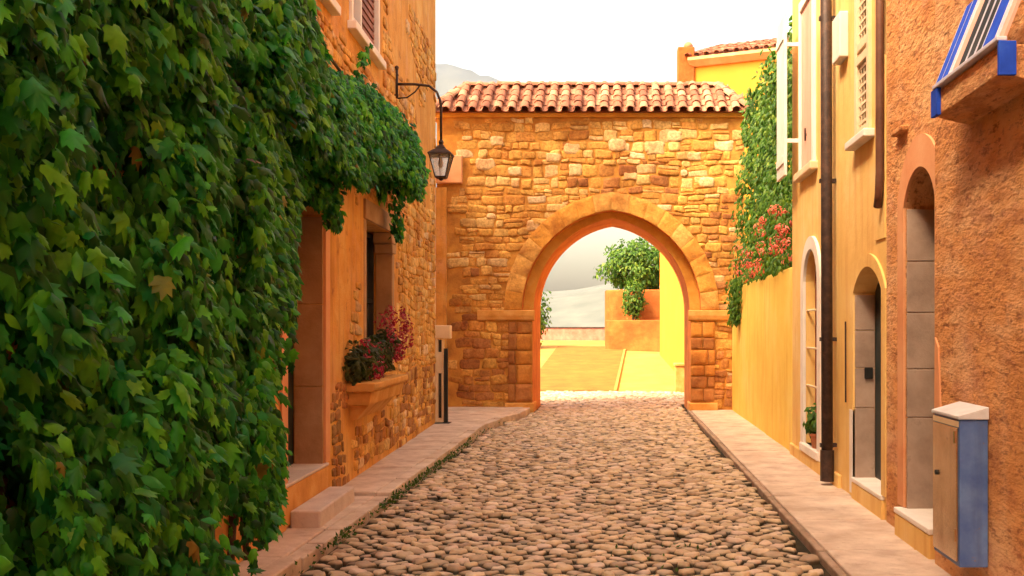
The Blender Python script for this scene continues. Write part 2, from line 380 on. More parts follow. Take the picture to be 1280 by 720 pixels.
# plaza beyond the arch
b = MB(); ys = [26.5, 28, 32, 36, 40, 44, 46]
for y in ys: b.v += [(-8, y, gz(y) - .03), (6, y, gz(y) - .03)]
for i in range(len(ys) - 1): b.f.append((2 * i, 2 * i + 1, 2 * i + 3, 2 * i + 2))
props(link('plaza', b.mesh('plaza'), 'plaza'), kind='structure')
b = MB(); ys = [26.8, 30, 34, 38, 41.5]
for y in ys: b.v += [(-2.6, y, gz(y) + .012), (-.18 + .024 * (y - 26.8), y, gz(y) + .012)]
for i in range(len(ys) - 1): b.f.append((2 * i, 2 * i + 1, 2 * i + 3, 2 * i + 2))
props(link('ochre_road', b.mesh('r'), 'ochre_road'), kind='structure')
b = MB()
for i in range(14):
    y = 26.8 + i * 1.05; x = -.17 + .024 * (y - 26.8); y1 = y + 1.03; x1 = x + .025; z0, z1 = gz(y), gz(y1)
    b.add([(x, y, z0 - .05), (x + .09, y, z0 - .05), (x1 + .09, y1, z1 - .05), (x1, y1, z1 - .05), (x, y, z0 + .04), (x + .09, y, z0 + .04), (x1 + .09, y1, z1 + .04), (x1, y1, z1 + .04)],
          [(0, 3, 2, 1), (4, 5, 6, 7), (0, 1, 5, 4), (1, 2, 6, 5), (2, 3, 7, 6), (3, 0, 4, 7)])
props(link('road_kerb', b.mesh('k'), 'plaza', bevel=.012), kind='structure')

# cobbled street
st = Stones(lambda x, y, h: (x, y, h))
b = MB(); ys = [-8] + [2 + i * .5 for i in range(50)]
for y in ys: b.v += [(-6 if y > 22.2 else -3.2, y, -.022), (5 if y > 22.2 else 2.2, y, -.022)]
for i in range(len(ys) - 1): b.f.append((2 * i, 2 * i + 1, 2 * i + 3, 2 * i + 2))
street = link('cobbled_street', b.mesh('s'), 'grout'); props(street, kind='structure')
dx, dy = .150, .100; row = 0; y = 3.2
while y < 26.7:
    off = (row % 2) * dx / 2
    i0, i1 = (-4.6, 3.8) if y > 22.1 else (-2.4, 1.7)
    n = int((i1 - i0) / dx)
    for i in range(n):
        x = i0 + i * dx + off
        L, Rr = (kl(y), kr(y)) if y < 19.9 else ((-1.72, 1.40) if y < 22.05 else (-4.5, 3.6))
        if x < L + .06 or x > Rr - .06: continue
        def J(a, b_): # shared jittered corner
            v = noise.noise_vector(Vector((a * 7.13, b_ * 9.37, .5))); return (a + v.x * .055, b_ + v.y * .05)
        hx = dx / 2; hy = dy / 2
        hexa = [J(x - hx, y - hy * .62), J(x, y - hy * 1.38), J(x + hx, y - hy * .62), J(x + hx, y + hy * .62), J(x, y + hy * 1.38), J(x - hx, y + hy * .62)]
        if random.random() < .012: continue
        near = y < 13
        pr = ((1, 0.), (.95, .62), (.80, .95), (.5, 1.)) if near else ((1, 0.), (.92, .75), (.66, 1.))
        if near: st.stone(hexa, random.uniform(.010, .038), (1, 1, 1), .012, .014, -.035, 0 if y > 10 else 1, .16, pr)
        else: st.stone(hexa, random.uniform(.010, .036), (1, 1, 1), .010, .013, -.035, 0, .16, pr)
    y += dy; row += 1
sm = st.mesh('cobbles'); c = link('cobbles', sm, 'cobble', parent=street)

# pavements
def slab_run(name, edges, mat):
    """edges: list of (y0,y1,xin0,xin1,xout0,xout1,z)"""
    b = MB()
    for (y0, y1, a0, a1, c0, c1, z) in edges:
        g = .016
        b.add([(a0, y0 + g, -.05), (c0, y0 + g, -.05), (c1, y1 - g, -.05), (a1, y1 - g, -.05), (a0, y0 + g, z), (c0, y0 + g, z), (c1, y1 - g, z), (a1, y1 - g, z)],
              [(0, 3, 2, 1), (4, 5, 6, 7), (0, 1, 5, 4), (1, 2, 6, 5), (2, 3, 7, 6), (3, 0, 4, 7)])
    return props(link(name, b.mesh(name), mat, bevel=.012), kind='structure')
E = []; K = []
ysl = [1, 3.2, 5.3, 6.9, 7.9, 9.5, 11.2, 12.8, 14.4, 16.0, 16.9, 17.8, 18.7, 19.6, 20.05]
for i in range(len(ysl) - 1):
    y0, y1 = ysl[i], ysl[i + 1]; z = .10 if y1 <= 7.95 else (.085 if y1 < 9.6 else .125); z += random.uniform(-.006, .006)
    E.append((y0, y1, min(lwx(y0), -2.5) - .8, min(lwx(y1), -2.5) - .8, kl(y0) - .14, kl(y1) - .14, z))
    m_ = (y0 + y1) / 2
    for (a, c) in ((y0, m_), (m_, y1)): K.append((a, c, kl(a) - .138, kl(c) - .138, kl(a), kl(c), z + random.uniform(-.012, .006)))
slab_run('pavement_left', E, 'pave'); slab_run('kerb_left', K, 'pave')
E = []; K = []
y = 1.
while y < 20:
    y1 = min(y + random.uniform(.9, 1.5), 20.05)
    E.append((y, y1, kr(y) + .062, kr(y1) + .062, 2.6, 2.6, .06 + random.uniform(-.004, .004)))
    K.append((y, y1, kr(y), kr(y1), kr(y) + .058, kr(y1) + .058, .048 + random.uniform(-.008, .006))); y = y1
slab_run('pavement_right', E, 'pave'); slab_run('kerb_right', K, 'kerb')

# valley and mountains
def gauss(x, c, w): return math.exp(-((x - c) / w) ** 2)
def sstep(a, b_, x): t = max(0, min(1, (x - a) / (b_ - a))); return t * t * (3 - 2 * t)
def terr(t, y):
    x = t * y
    base = -2 - 26 * sstep(48, 150, y) 
    z = base + 3 * fbm(x, y, 0, .01)
    z += gauss(y, 430, 90) * (22 + 14 * fbm(x, 7, 0, .01) - 30 * sstep(-.02, .03, t))
    z += gauss(y, 900, 220) * (72 + 22 * fbm(x, 3, 0, .003))
    z += gauss(y, 1700, 330) * (112 + 30 * fbm(x, 9, 0, .0016))
    return z
def sheet(name, ys, ts, fz, mat):
    b = MB()
    for y in ys:
        for t in ts: b.v.append((t * y, y, fz(t, y)))
    n = len(ts)
    for i in range(len(ys) - 1):
        for k in range(n - 1): b.f.append((i * n + k, i * n + k + 1, (i + 1) * n + k + 1, (i + 1) * n + k))
    return props(link(name, b.mesh(name), mat, smooth=True), kind='structure')
ys = list(np.geomspace(46.2, 2050, 110)); ts = list(np.linspace(-1.1, 1.1, 120))
sheet('valley', ys, ts, terr, 'valley')
def mt(t, y):
    # plateau left of the arch roof, falling away behind it
    top = 650 - 32 * sstep(-.19, -.105, t) - 580 * sstep(-.0965, -.082, t) + 20 * fbm(t * 30, 1.)
    return -40 + gauss(y, 2300, 190) * top + 30 * fbm(t * 12, y * .01)
sheet('mountain', list(np.linspace(1900, 2700, 24)), list(np.linspace(-1.1, .25, 160)), mt, 'mountain')

CUT = .2
# ================================================================== LEFT STONE HOUSE (local frame x=outward, y=along, z)
lh = empty('stone_house', LO_, LW, 'old stone and ochre plaster house on the left, half covered by the climbing vine', 'house')
def niche(y0, y1, z0, zs, rise, depth): return MB().prism(arch_prof(y0, y1, z0, zs, rise), 'x', -depth, .5)
wall = MB().box(-7, 0, -14, 9.45, -.1, 10.6)
dy0, dy1 = .93, 2.13
cuts = [niche(dy0, dy1, .41, 2.72, .32, .34), niche(3.98, 5.52, 1.15, 2.88, 0, .36), niche(3.15, 4.62, 4.80, 6.6, 0, .2), niche(1.05, 2.36, 4.72, 6.5, 0, .2)]
link('wall', cut(wall.mesh('w'), cuts), 'plaster_left', lh, 'local')
# door: leaf, jamb lining, steps
link('door', MB().box(-.33, -.27, dy0 + .005, dy1 - .005, .415, 3.02).mesh('d'), 'darkdoor', lh, 'local', bevel=.01)
b = MB().box(-.26, -.004, dy1 - .03, dy1 + .0, .42, 1.15).box(-.26, -.004, dy1 - .034, dy1 + .0, 1.155, 1.9).box(-.26, -.004, dy1 - .028, dy1 + .0, 1.905, 2.70)
link('door_jamb', b.mesh('j'), 'jamb_warm', lh, 'local', bevel=.006)
link('doorstep', MB().box(-.30, .03, dy0 - .12, dy1 + .06, .10, .415).mesh('s'), 'box_stone', lh, 'local', bevel=.015)
link('doorstep', MB().box(-.29, .035, dy0 - .12, dy1 + .06, .418, .445).mesh('s'), 'step', lh, 'local', bevel=.008)
link('doorstep', MB().box(.033, .27, dy0 + .0, dy1 + .05, .07, .225).mesh('s'), 'step', lh, 'local', bevel=.015)
# door surround plaster band
b = MB(); o_ = arch_prof(dy0 - .16, dy1 + .16, .45, 2.72, .46, 20)[2:]; i_ = arch_prof(dy0, dy1, .45, 2.72, .32, 20)[2:]
o_ = [(dy1 + .16, .45)] + o_ + [(dy0 - .16, .45)]; i_ = [(dy1, .45)] + i_ + [(dy0, .45)]
prof = o_ + i_[::-1]
for k in range(len(o_) - 1):
    b.prism([o_[k], o_[k + 1], i_[k + 1], i_[k]], 'x', -.002, .018)
link('door_surround', b.mesh('ds'), 'salmon', lh, 'local')
# stone window with corbels
link('window', MB().box(-.28, -.25, 4.0, 5.5, 1.16, 2.87).mesh('w'), 'glass_dark', lh, 'local')
wn = bpy.data.objects['window']
b = MB()
for (a, c) in ((4.0, 4.06), (4.72, 4.78), (5.44, 5.50)): b.box(-.25, -.22, a, c, 1.2, 2.86)
for z in (1.2, 2.0, 2.8): b.box(-.248, -.225, 4.06, 5.44, z, z + .05)
link('frame', b.mesh('f'), 'black', wn, 'local')
b = MB().box(-.20, .012, 5.5, 5.64, 1.15, 2.62).box(-.20, .03, 5.42, 5.66, 2.625, 2.74).box(-.20, .035, 5.34, 5.68, 2.745, 2.88).box(-.2, .03, 3.84, 5.66, 2.883, 3.10).box(-.06, .008, 3.85, 3.98, 1.15, 2.88)
link('window_surround', b.mesh('ws'), 'jamb_warm', lh, 'local', bevel=.012)
# stone flower ledge
b = MB().prism([(-.05, 1.13), (.29, 1.13), (.29, 1.07), (.26, 1.04), (-.05, 1.04)], 'y', 3.0, 5.0)
b.prism([(-.05, 1.038), (.25, 1.038), (.22, .90), (-.05, .90)], 'y', 3.06, 4.95)
b.prism([(-.05, .898), (.20, .898), (.06, .74), (-.05, .74)], 'y', 3.16, 4.6)
link('flower_ledge', b.mesh('fl'), 'box_stone', lh, 'local', bevel=.012)
# upper windows
def upwin(y0, y1, z0, z1):
    w = link('window', MB().box(-.19, -.17, y0, y1, z0, z1).mesh('g'), 'glass_dark', lh, 'local')
    b = MB()
    for (a, c) in ((y0, y0 + .07), (y0 + .42, y0 + .47), (y1 - .07, y1)): b.box(-.17, .03, a, c, z0, z1)
    b.box(-.16, .032, y0 + .07, y1 - .07, z0, z0 + .07)
    link('frame', b.mesh('fr'), 'white', w, 'local', bevel=.005)
    link('sill', MB().box(-.1, .09, y0 - .08, y1 + .08, z0 - .09, z0 - .003).mesh('si'), 'white', w, 'local', bevel=.01)
    b = MB().box(-.06, -.03, y0 + .47, y1 - .075, z0 + .075, z1)
    for k in range(20): b.box(-.03, -.012, y0 + .52, y1 - .12, z0 + .12 + k * .085, z0 + .17 + k * .085)
    link('shutter', b.mesh('sh'), 'brownwood', w, 'local')
upwin(3.16, 4.61, 4.81, 6.59); upwin(1.06, 2.35, 4.73, 6.49)
# rubble on the far bay
st = Stones(lambda y, z, h: (h, y, z))
def okl(x, z, p):
    a0 = min(q[0] for q in p); a1 = max(q[0] for q in p); b0 = min(q[1] for q in p); b1 = max(q[1] for q in p)
    if a1 > 9.44 or b0 < .1: return False
    if a1 > 3.78 and a0 < 5.72 and b1 > 1.13 and b0 < 3.13: return False
    if a1 > 2.9 and a0 < 5.1 and b1 > .72 and b0 < 1.15: return False
    if a1 > 3.0 and a0 < 4.8 and b1 > 4.70: return False
    pl = fbm(x, z, 2., .7)
    if x < 3.5 + .5 * pl and z < 3.2: return False
    if a1 > .8 and a0 < 4.85 and b1 > 4.60: return False
    if z > 2.6 and pl + .25 * random.random() > .30: return False
    return True
PAL = [(.66, .34, .07), (.72, .41, .09), (.74, .46, .14), (.76, .52, .20), (.60, .27, .055), (.70, .37, .08)]
def coll(x, z):
    c = random.choice(PAL); k = random.uniform(.85, 1.1)
    if z < 1.1 and random.random() < .35: c = (.36, .15, .05)
    if random.random() < .07: c = (.74, .55, .34)
    return tuple(v * k for v in c)
rubble(st, -.6, 9.45, .08, 6.2, okl, coll, hr=(.08, .18), wr=(.10, .34), h=(.006, .026), gap=.010)
link('rubble', st.mesh('rubble'), 'stone', lh, 'local')
# low dark rubble showing through the plaster beside the door
st = Stones(lambda y, z, h: (h, y, z))
rubble(st, 2.35, 3.6, .12, 1.1, lambda x, z, p: fbm(x, z, 4., 1.6) > -.12 and min(q[0] for q in p) > 2.32, lambda x, z: (.34 * random.uniform(.7, 1.2), .15, .055), hr=(.07, .13), wr=(.08, .2), h=(.004, .022), gap=.012)
link('rubble', st.mesh('rubble'), 'stone', lh, 'local')
# corner quoins and base pier near the door
b = MB().prism([(0, .1), (.05, .1), (.05, .45), (.0, .52)], 'y', -.4, .78)
link('wall_plinth', b.mesh('pl'), 'box_stone', lh, 'local', bevel=.01)
# eaves
b = MB().prism([(.35, 10.45), (.35, 10.6), (-3.5, 12.4), (-7.3, 10.6), (-7.3, 10.45), (-3.5, 12.2)], 'y', -14.2, 9.7)
link('roof', b.mesh('rf'), 'terracotta', lh, 'local')

# unseen set-back wall, added to block sun through the house and archway gap
o = link('sun_blocking_wall', MB().box(-4.2, -3.8, 16.35, 19.98, -.05, 5.2).mesh('bw'), 'mortar', loc=(-4, 18, 0), bevel=.02)
props(o, 'unseen plain ochre wall added between the stone house and the archway to block sun', 'wall')

# ================================================================== ARCHWAY
AX0, AX1, AY0, AY1 = -3.68, 2.5, 20., 22.; AC = -.17; SP = 2.07; EAVE = 6.02
ar = empty('stone_archway', (AC, 20, 0), 0, 'orange rubble stone gateway with pointed arch and tiled roof across the street', 'archway')
def pointed(c, half_, cc, n=16, off=0.):
    """pointed arch outline from right springing over the apex to left; off grows the radius"""
    r = half_ + cc + off; a = math.acos(cc / r); pts = []
    for i in range(n + 1):
        t = a * i / n; pts.append((c - cc + r * math.cos(t), SP + r * math.sin(t)))
    for i in range(1, n + 1):
        t = a * (1 - i / n); pts.append((c + cc - r * math.cos(t), SP + r * math.sin(t)))
    return pts
slab = MB().box(AX0, AX1, AY0, AY1, -.1, EAVE)
inner = MB().prism([(AC - 1.59, -.2)] + [(AC + 1.59, -.2)] + pointed(AC, 1.59, .305), 'y', 19.5, 22.5)
outer = MB().prism([(x, z) for x, z in pointed(AC, 1.80, .21)], 'y', 19.5, 20.28)
me = cut(slab.mesh('a'), [inner, outer])
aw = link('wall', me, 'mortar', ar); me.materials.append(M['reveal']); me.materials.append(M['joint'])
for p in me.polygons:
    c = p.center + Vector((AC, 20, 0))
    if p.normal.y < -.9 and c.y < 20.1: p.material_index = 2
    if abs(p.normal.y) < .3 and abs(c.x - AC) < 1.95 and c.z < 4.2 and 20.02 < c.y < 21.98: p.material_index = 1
# rubble facing
st = Stones(lambda x, z, h: (x, 20 - h, z))
rout = pointed(AC, 1.80, .21, 24, .44)
def inring(x, z):
    if z < SP: return abs(x - AC) < 1.80 + .44 + 0 if False else abs(x - AC) < 1.62
    dxr = abs(x - AC) + .21
    return math.hypot(dxr, z - SP) < 1.80 + .21 + .43
def oka(x, z, p):
    if min(q[0] for q in p) < AX0 + .18 or max(q[0] for q in p) > AX1 + .0: return False
    if max(q[1] for q in p) > EAVE - .04 or min(q[1] for q in p) < .0: return False
    if z > SP:
        for q in p:
            if math.hypot(abs(q[0] - AC) + .21, q[1] - SP) < 1.80 + .21 + .03: return False
        if math.hypot(abs(x - AC) + .21, z - SP) < 1.80 + .21 + .29: return False
    elif abs(x - AC) < 1.95 or min(abs(q[0] - AC) for q in p) < 1.62: return False
    if x < -3.1 and 4.6 < z < 5.15: return False
    return True
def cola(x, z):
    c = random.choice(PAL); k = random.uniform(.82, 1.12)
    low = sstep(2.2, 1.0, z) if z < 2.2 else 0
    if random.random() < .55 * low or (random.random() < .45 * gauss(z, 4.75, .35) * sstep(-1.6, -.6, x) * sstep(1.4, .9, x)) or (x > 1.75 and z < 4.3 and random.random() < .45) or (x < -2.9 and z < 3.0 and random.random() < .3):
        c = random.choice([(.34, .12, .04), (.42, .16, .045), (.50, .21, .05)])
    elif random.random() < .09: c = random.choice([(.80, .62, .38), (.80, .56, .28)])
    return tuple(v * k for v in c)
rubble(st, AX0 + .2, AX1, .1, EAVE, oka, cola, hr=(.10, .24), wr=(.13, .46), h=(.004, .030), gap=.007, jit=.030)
# extra pale larger stones near the top
for (x, z, w, h_) in ((-.95, 5.3, .32, .26), (-.05, 5.38, .34, .28), (.72, 5.3, .42, .3), (-1.35, 5.12, .3, .2), (-2.7, 5.0, .38, .26), (1.75, 4.62, .32, .2), (-2.1, 4.85, .3, .18), (1.1, 5.55, .34, .2), (-2.45, 5.45, .3, .22), (-1.75, 3.75, .28, .26), (.2, 4.75, .3, .2), (1.5, 5.15, .3, .2)):
    st.stone([(x - w / 2, z - h_ / 2), (x + w / 2, z - h_ / 2), (x + w / 2, z + h_ / 2), (x - w / 2, z + h_ / 2)], .032, (.80, .58, .32), .045, .01)
link('rubble', st.mesh('rubble'), 'stone', ar)
# voussoirs
st = Stones(lambda x, z, h: (x, 20 - h, z))
a_in = pointed(AC, 1.80, .21, 9, 0.005); a_out = pointed(AC, 1.80, .21, 9, .36)
FL = ((1, 0.), (.985, .8), (.95, 1.), (.5, 1.))
for k in range(len(a_in) - 1):
    c0 = random.choice([(.72, .35, .06), (.74, .39, .08), (.72, .42, .12), (.62, .27, .045)])
    q = [a_in[k], a_out[k], a_out[k + 1], a_in[k + 1]]
    qq = []
    for i in range(4):
        A, B = q[i], q[(i + 1) % 4]
        for t in (0.015, .35, .65, .985): qq.append((A[0] + (B[0] - A[0]) * t, A[1] + (B[1] - A[1]) * t))
    st.stone(qq, random.uniform(.034, .037), c0, 0, .0008, -.004, -1, .01, ((1, 0.), (1., .96), (.985, 1.), (.5, 1.)))
link('voussoirs', st.mesh('vs'), 'ashlar', ar)
# pier blocks beside the opening
st = Stones(lambda x, z, h: (x, 20 - h, z))
for sgn in (-1, 1):
    st = Stones(lambda x, z, h: (x, 20 - h, z)); z = .22
    while z < 1.78:
        hh = random.uniform(.22, .4); hh = min(hh, 1.83 - z); 
        xi = AC + sgn * 1.595; w1 = random.uniform(.22, .36); xo = xi + sgn * .48; xm = xi + sgn * w1
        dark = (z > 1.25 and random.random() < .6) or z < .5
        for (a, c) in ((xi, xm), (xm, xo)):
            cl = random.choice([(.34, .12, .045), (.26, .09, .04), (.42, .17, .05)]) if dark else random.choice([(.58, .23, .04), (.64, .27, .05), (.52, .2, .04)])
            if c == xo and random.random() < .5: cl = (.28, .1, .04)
            a_, c_ = sorted((a, c)); qq = []
            q = [(a_, z), (c_, z), (c_, z + hh), (a_, z + hh)]
            for i in range(4):
                A, B = q[i], q[(i + 1) % 4]
                for t in (0.06, .35, .65, .94): qq.append((A[0] + (B[0] - A[0]) * t + random.uniform(-.004, .004), A[1] + (B[1] - A[1]) * t + random.uniform(-.004, .004)))
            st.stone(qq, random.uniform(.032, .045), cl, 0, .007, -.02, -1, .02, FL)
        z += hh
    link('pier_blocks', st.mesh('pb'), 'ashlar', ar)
for (x0, x1) in ((-2.86, AC - 1.59 + .05), (AC + 1.59 - .05, 2.24)):
    b = MB().prism([(20.01, 1.84), (19.93, 1.87), (19.91, 1.95), (19.91, 2.05), (20.01, 2.062)], 'x', x0, x1)
    link('impost', b.mesh('im'), 'box_stone', ar, bevel=.008)
for (x0, x1) in ((AC - 1.59 - .55, AC - 1.56), (AC + 1.56, AC + 1.59 + .55)):
    link('plinth', MB().box(x0, x1, 19.93, 20.6, .0, .2).mesh('p'), 'box_stone', ar, bevel=.02)
link('corner_strip', MB().box(AX0 - .01, AX0 + .2, 19.93, 20.02, 0, 4.52).mesh('cs'), 'plaster_left', ar)
link('corner_block', MB().box(AX0 - .01, AX0 + .52, 19.91, 20.02, 4.60, 5.16).mesh('cs'), 'salmon', ar, bevel=.02)
# tiled roof
RY = 21.; RZ = 6.78; OV = .14
def tile(b, p0, d, up, side, L, r0, r1, conv=True, seg=7, th=.014):
    vs = []; 
    for rr_, off in ((r0, 0), (r1, L)):
        for k in range(seg + 1):
            a = math.pi * k / seg; s_ = math.cos(a) * rr_; h_ = math.sin(a) * rr_ * (.8 if conv else -.6)
            vs.append(p0 + d * off + side * s_ + up * h_)
    for rr_, off in ((r0 - th, 0), (r1 - th, L)):
        for k in range(seg + 1):
            a = math.pi * k / seg; s_ = math.cos(a) * rr_; h_ = math.sin(a) * rr_ * (.8 if conv else -.6)
            vs.append(p0 + d * off + side * s_ + up * h_)
    n = seg + 1; fs = []
    for k in range(seg):
        fs += [(k, k + 1, n + k + 1, n + k), (2 * n + k, 3 * n + k, 3 * n + k + 1, 2 * n + k + 1), (k, 2 * n + k, 2 * n + k + 1, k + 1), (n + k, n + k + 1, 3 * n + k + 1, 3 * n + k)]
    fs += [(0, n, 3 * n, 2 * n), (seg, 2 * n + seg, 3 * n + seg, n + seg)]
    b.add(vs, fs)
def slope(b, e0, e1, ridge_h, run, pitch_dir, hip0, hip1, tl=.40, sp=.262):
    """eave from e0 to e1, rising along pitch_dir (horizontal unit) by run with rise ridge_h; hips shorten end columns"""
    e0 = Vector(e0); e1 = Vector(e1); side = (e1 - e0).normalized(); Lx = (e1 - e0).length
    d = (pitch_dir * run + Vector((0, 0, ridge_h))); full = d.length; d.normalize(); up = side.cross(d)
    if up.z < 0: up = -up
    n = int(Lx / sp); sp = Lx / n
    for i in range(n + 1):
        s_ = i * sp
        ml = full
        if hip0: ml = min(ml, full * (s_ + .06) / hip0)
        if hip1: ml = min(ml, full * (Lx - s_ + .06) / hip1)
        for kind in (0, 1):
            ss = s_ + (sp / 2 if kind == 0 else 0)
            if kind == 0 and i == n: continue
            t = -.09 if kind else -.05; c = 0
            while t < ml - .05:
                L = min(tl, ml - t + .02) 
                jx = random.uniform(-.012, .012); jz = random.uniform(-.004, .01)
                dd = (d + side * random.uniform(-.03, .03) + up * random.uniform(-.035, .0)).normalized()
                if kind: tile(b, e0 + side * (ss + jx) + d * t + up * (.045 + jz), dd, up, side, L, .092, .072)
                else: tile(b, e0 + side * (ss + jx) + d * t + up * (.03 + jz), dd, up, side, L, .08, .095, False)
                t += tl * .8; c += 1
b = MB(); hx = .5
slope(b, (AX0 - .06, AY0 - OV, EAVE + .03), (AX1 + .08, AY0 - OV, EAVE + .03), RZ - EAVE, RY - AY0 + OV, Vector((0, 1, 0)), hx, hx)
slope(b, (AX0 - .06, AY1 + OV, EAVE + .03), (AX1 + .08, AY1 + OV, EAVE + .03), RZ - EAVE, RY - AY0 + OV, Vector((0, -1, 0)), hx, hx)
slope(b, (AX1 + .08, AY0 - OV, EAVE + .03), (AX1 + .08, AY1 + OV, EAVE + .03), RZ - EAVE, hx, Vector((-1, 0, 0)), 1.14, 1.14)
slope(b, (AX0 - .06, AY0 - OV, EAVE + .03), (AX0 - .06, AY1 + OV, EAVE + .03), RZ - EAVE, hx, Vector((1, 0, 0)), 1.14, 1.14)
rf = b
x = AX0 + hx - .12
while x < AX1 - hx - .25:
    tile(rf, Vector((x, RY, RZ + .02 + random.uniform(-.01, .015))), Vector((1, random.uniform(-.02, .02), random.uniform(-.02, .02))), Vector((0, 0, 1)), Vector((0, 1, 0)), .42, .12, .10); x += .36
for (ex, rx) in ((AX0 - .06, AX0 + hx), (AX1 + .08, AX1 - hx)):
    for (ey) in (AY0 - OV, AY1 + OV):
        A = Vector((ex, ey, EAVE + .06)); B = Vector((rx, RY, RZ + .03)); d = (B - A).normalized(); sd = d.cross(Vector((0, 0, 1))).normalized(); up = sd.cross(d); t = 0
        while t < (B - A).length - .4: tile(rf, A + d * t + up * .03, d, up, sd, .4, .11, .09); t += .34
ro = link('roof', rf.mesh('rf'), 'terracotta', ar, smooth=False)
# roof bed under the tiles
b = MB().add([(AX0 - .05, AY0 - .1, EAVE + .0), (AX1 + .06, AY0 - .1, EAVE), (AX1 + .06, AY1 + .1, EAVE), (AX0 - .05, AY1 + .1, EAVE), (AX0 + hx, RY, RZ - .03), (AX1 - hx, RY, RZ - .03)],
             [(0, 3, 2, 1), (0, 1, 5, 4), (1, 2, 5), (2, 3, 4, 5), (3, 0, 4)])
link('roof_bed', b.mesh('rb'), 'pot', ar)
link('cornice', MB().box(AX0 - .03, AX1 + .03, AY0 - .06, AY0 + .02, EAVE - .09, EAVE - .004).mesh('c'), 'mortar', ar, bevel=.015)

# ================================================================== WALL LANTERN
ly = 12.7; lx = lwx(ly); hx_ = lx + .595
la = empty('wall_lantern', (lx, ly, 3.6), 0, 'old four sided street lantern hanging from a curved iron bracket on the stone house', 'lamp')
b = MB().tube([(lx + .03, ly, 4.62), (lx + .03, ly, 4.98)], .018, 8)
b.tube([(lx + .03, ly, 4.80), (lx + .25, ly, 4.80), (lx + .44, ly, 4.78), (lx + .54, ly, 4.70), (lx + .58, ly, 4.60), (hx_, ly, 4.50), (hx_, ly, 4.08)], .017, 8)
b.tube([(lx + .04, ly, 4.62), (lx + .16, ly, 4.63), (lx + .26, ly, 4.70), (lx + .33, ly, 4.79)], .010, 6)
b.tube([(lx + .03, ly, 4.98), (lx + .03, ly, 5.02), (lx + .03, ly, 5.04)], [.018, .028, .006], 8)
for z in (4.66, 4.92): b.tube([(lx - .04, ly, z), (lx + .05, ly, z)], .014, 6)
link('bracket', b.mesh('br'), 'iron', la, smooth=True)
lc = (hx_, ly, 0); q = math.pi / 4
lmap = Matrix.Translation((hx_, ly, 3.57)) @ Matrix.Diagonal((.80, .80, .66, 1)) @ Matrix.Translation((-hx_, -ly, -3.39))
def lm(b, n):
    me = b.mesh(n); me.transform(lmap); return me
b = MB().lathe(lc, [(.010, 4.19), (.03, 4.17), (.045, 4.13), (.03, 4.09), (.05, 4.07), (.03, 4.06)], 12)
b.lathe(lc, [(.05, 4.075), (.09, 4.04), (.105, 4.0), (.10, 3.99)], 4, q); b.lathe(lc, [(.11, 4.0), (.17, 3.965), (.255, 3.91), (.262, 3.885), (.23, 3.88)], 4, q)
link('cap', lm(b, 'cp'), 'iron', la)
b = MB(); T, Bm = .235 / math.sqrt(2) , .115 / math.sqrt(2)
for sx in (-1, 1):
    for sy in (-1, 1): b.tube([(hx_ + sx * T, ly + sy * T, 3.885), (hx_ + sx * Bm, ly + sy * Bm, 3.46)], .010, 6)
b.lathe(lc, [(.10, 3.43), (.125, 3.445), (.125, 3.465), (.10, 3.47)], 4, q); b.lathe(lc, [(.01, 3.39), (.035, 3.405), (.03, 3.425), (.05, 3.44)], 10)
for s_ in ((1, 0), (-1, 0), (0, 1), (0, -1)): b.tube([(hx_ + s_[0] * T, ly + s_[1] * T, 3.885), (hx_ + s_[0] * Bm, ly + s_[1] * Bm, 3.46)], .005, 5)
link('cage', lm(b, 'cg'), 'iron', la)
link('glass', lm(MB().lathe(lc, [(.112, 3.472), (.222, 3.882)], 4, q), 'gl'), 'glass', la)
link('lamp_holder', lm(MB().lathe(lc, [(.02, 3.88), (.025, 3.80), (.035, 3.78), (.04, 3.70), (.02, 3.64)], 10), 'lh'), 'cream', la, smooth=True)

# ================================================================== glazed case at the house corner
ca = empty('glazed_case', (-2.93, 16.5, .12), 0, 'narrow upright glazed case with a cream cap and black post at the stone house corner', 'display case')
link('case_cap', MB().box(-3.06, -2.80, 16.38, 16.6, 1.52, 1.74).mesh('c').copy(), 'cream', ca, bevel=.015)
b = MB().box(-3.05, -3.0, 16.4, 16.58, .14, 1.51).box(-2.94, -2.92, 16.4, 16.58, .14, 1.51).box(-3.0, -2.94, 16.4, 16.58, .14, .2).box(-3.0, -2.94, 16.41, 16.58, .95, 1.30)
link('case_frame', b.mesh('f'), 'cream', ca, bevel=.004)
link('pane', MB().box(-2.998, -2.942, 16.46, 16.47, .21, 1.5).mesh('p'), 'glass_dark', ca)
b = MB().box(-2.90, -2.84, 16.38, 16.46, .14, 1.36).box(-3.06, -2.80, 16.32, 16.56, .105, .138)
link('post', b.mesh('po'), 'black', ca, bevel=.006)

# ================================================================== RIGHT SIDE
WX = 2.25
# garden wall
gw = link('garden_wall', MB().box(WX, WX + .28, 13.02, 19.99, -.05, 2.5).mesh('g'), 'plaster_garden', loc=(WX + .14, 16.5, 0), bevel=.03)
props(gw, 'smooth bright yellow garden wall below the flowering hedge on the right', 'wall')
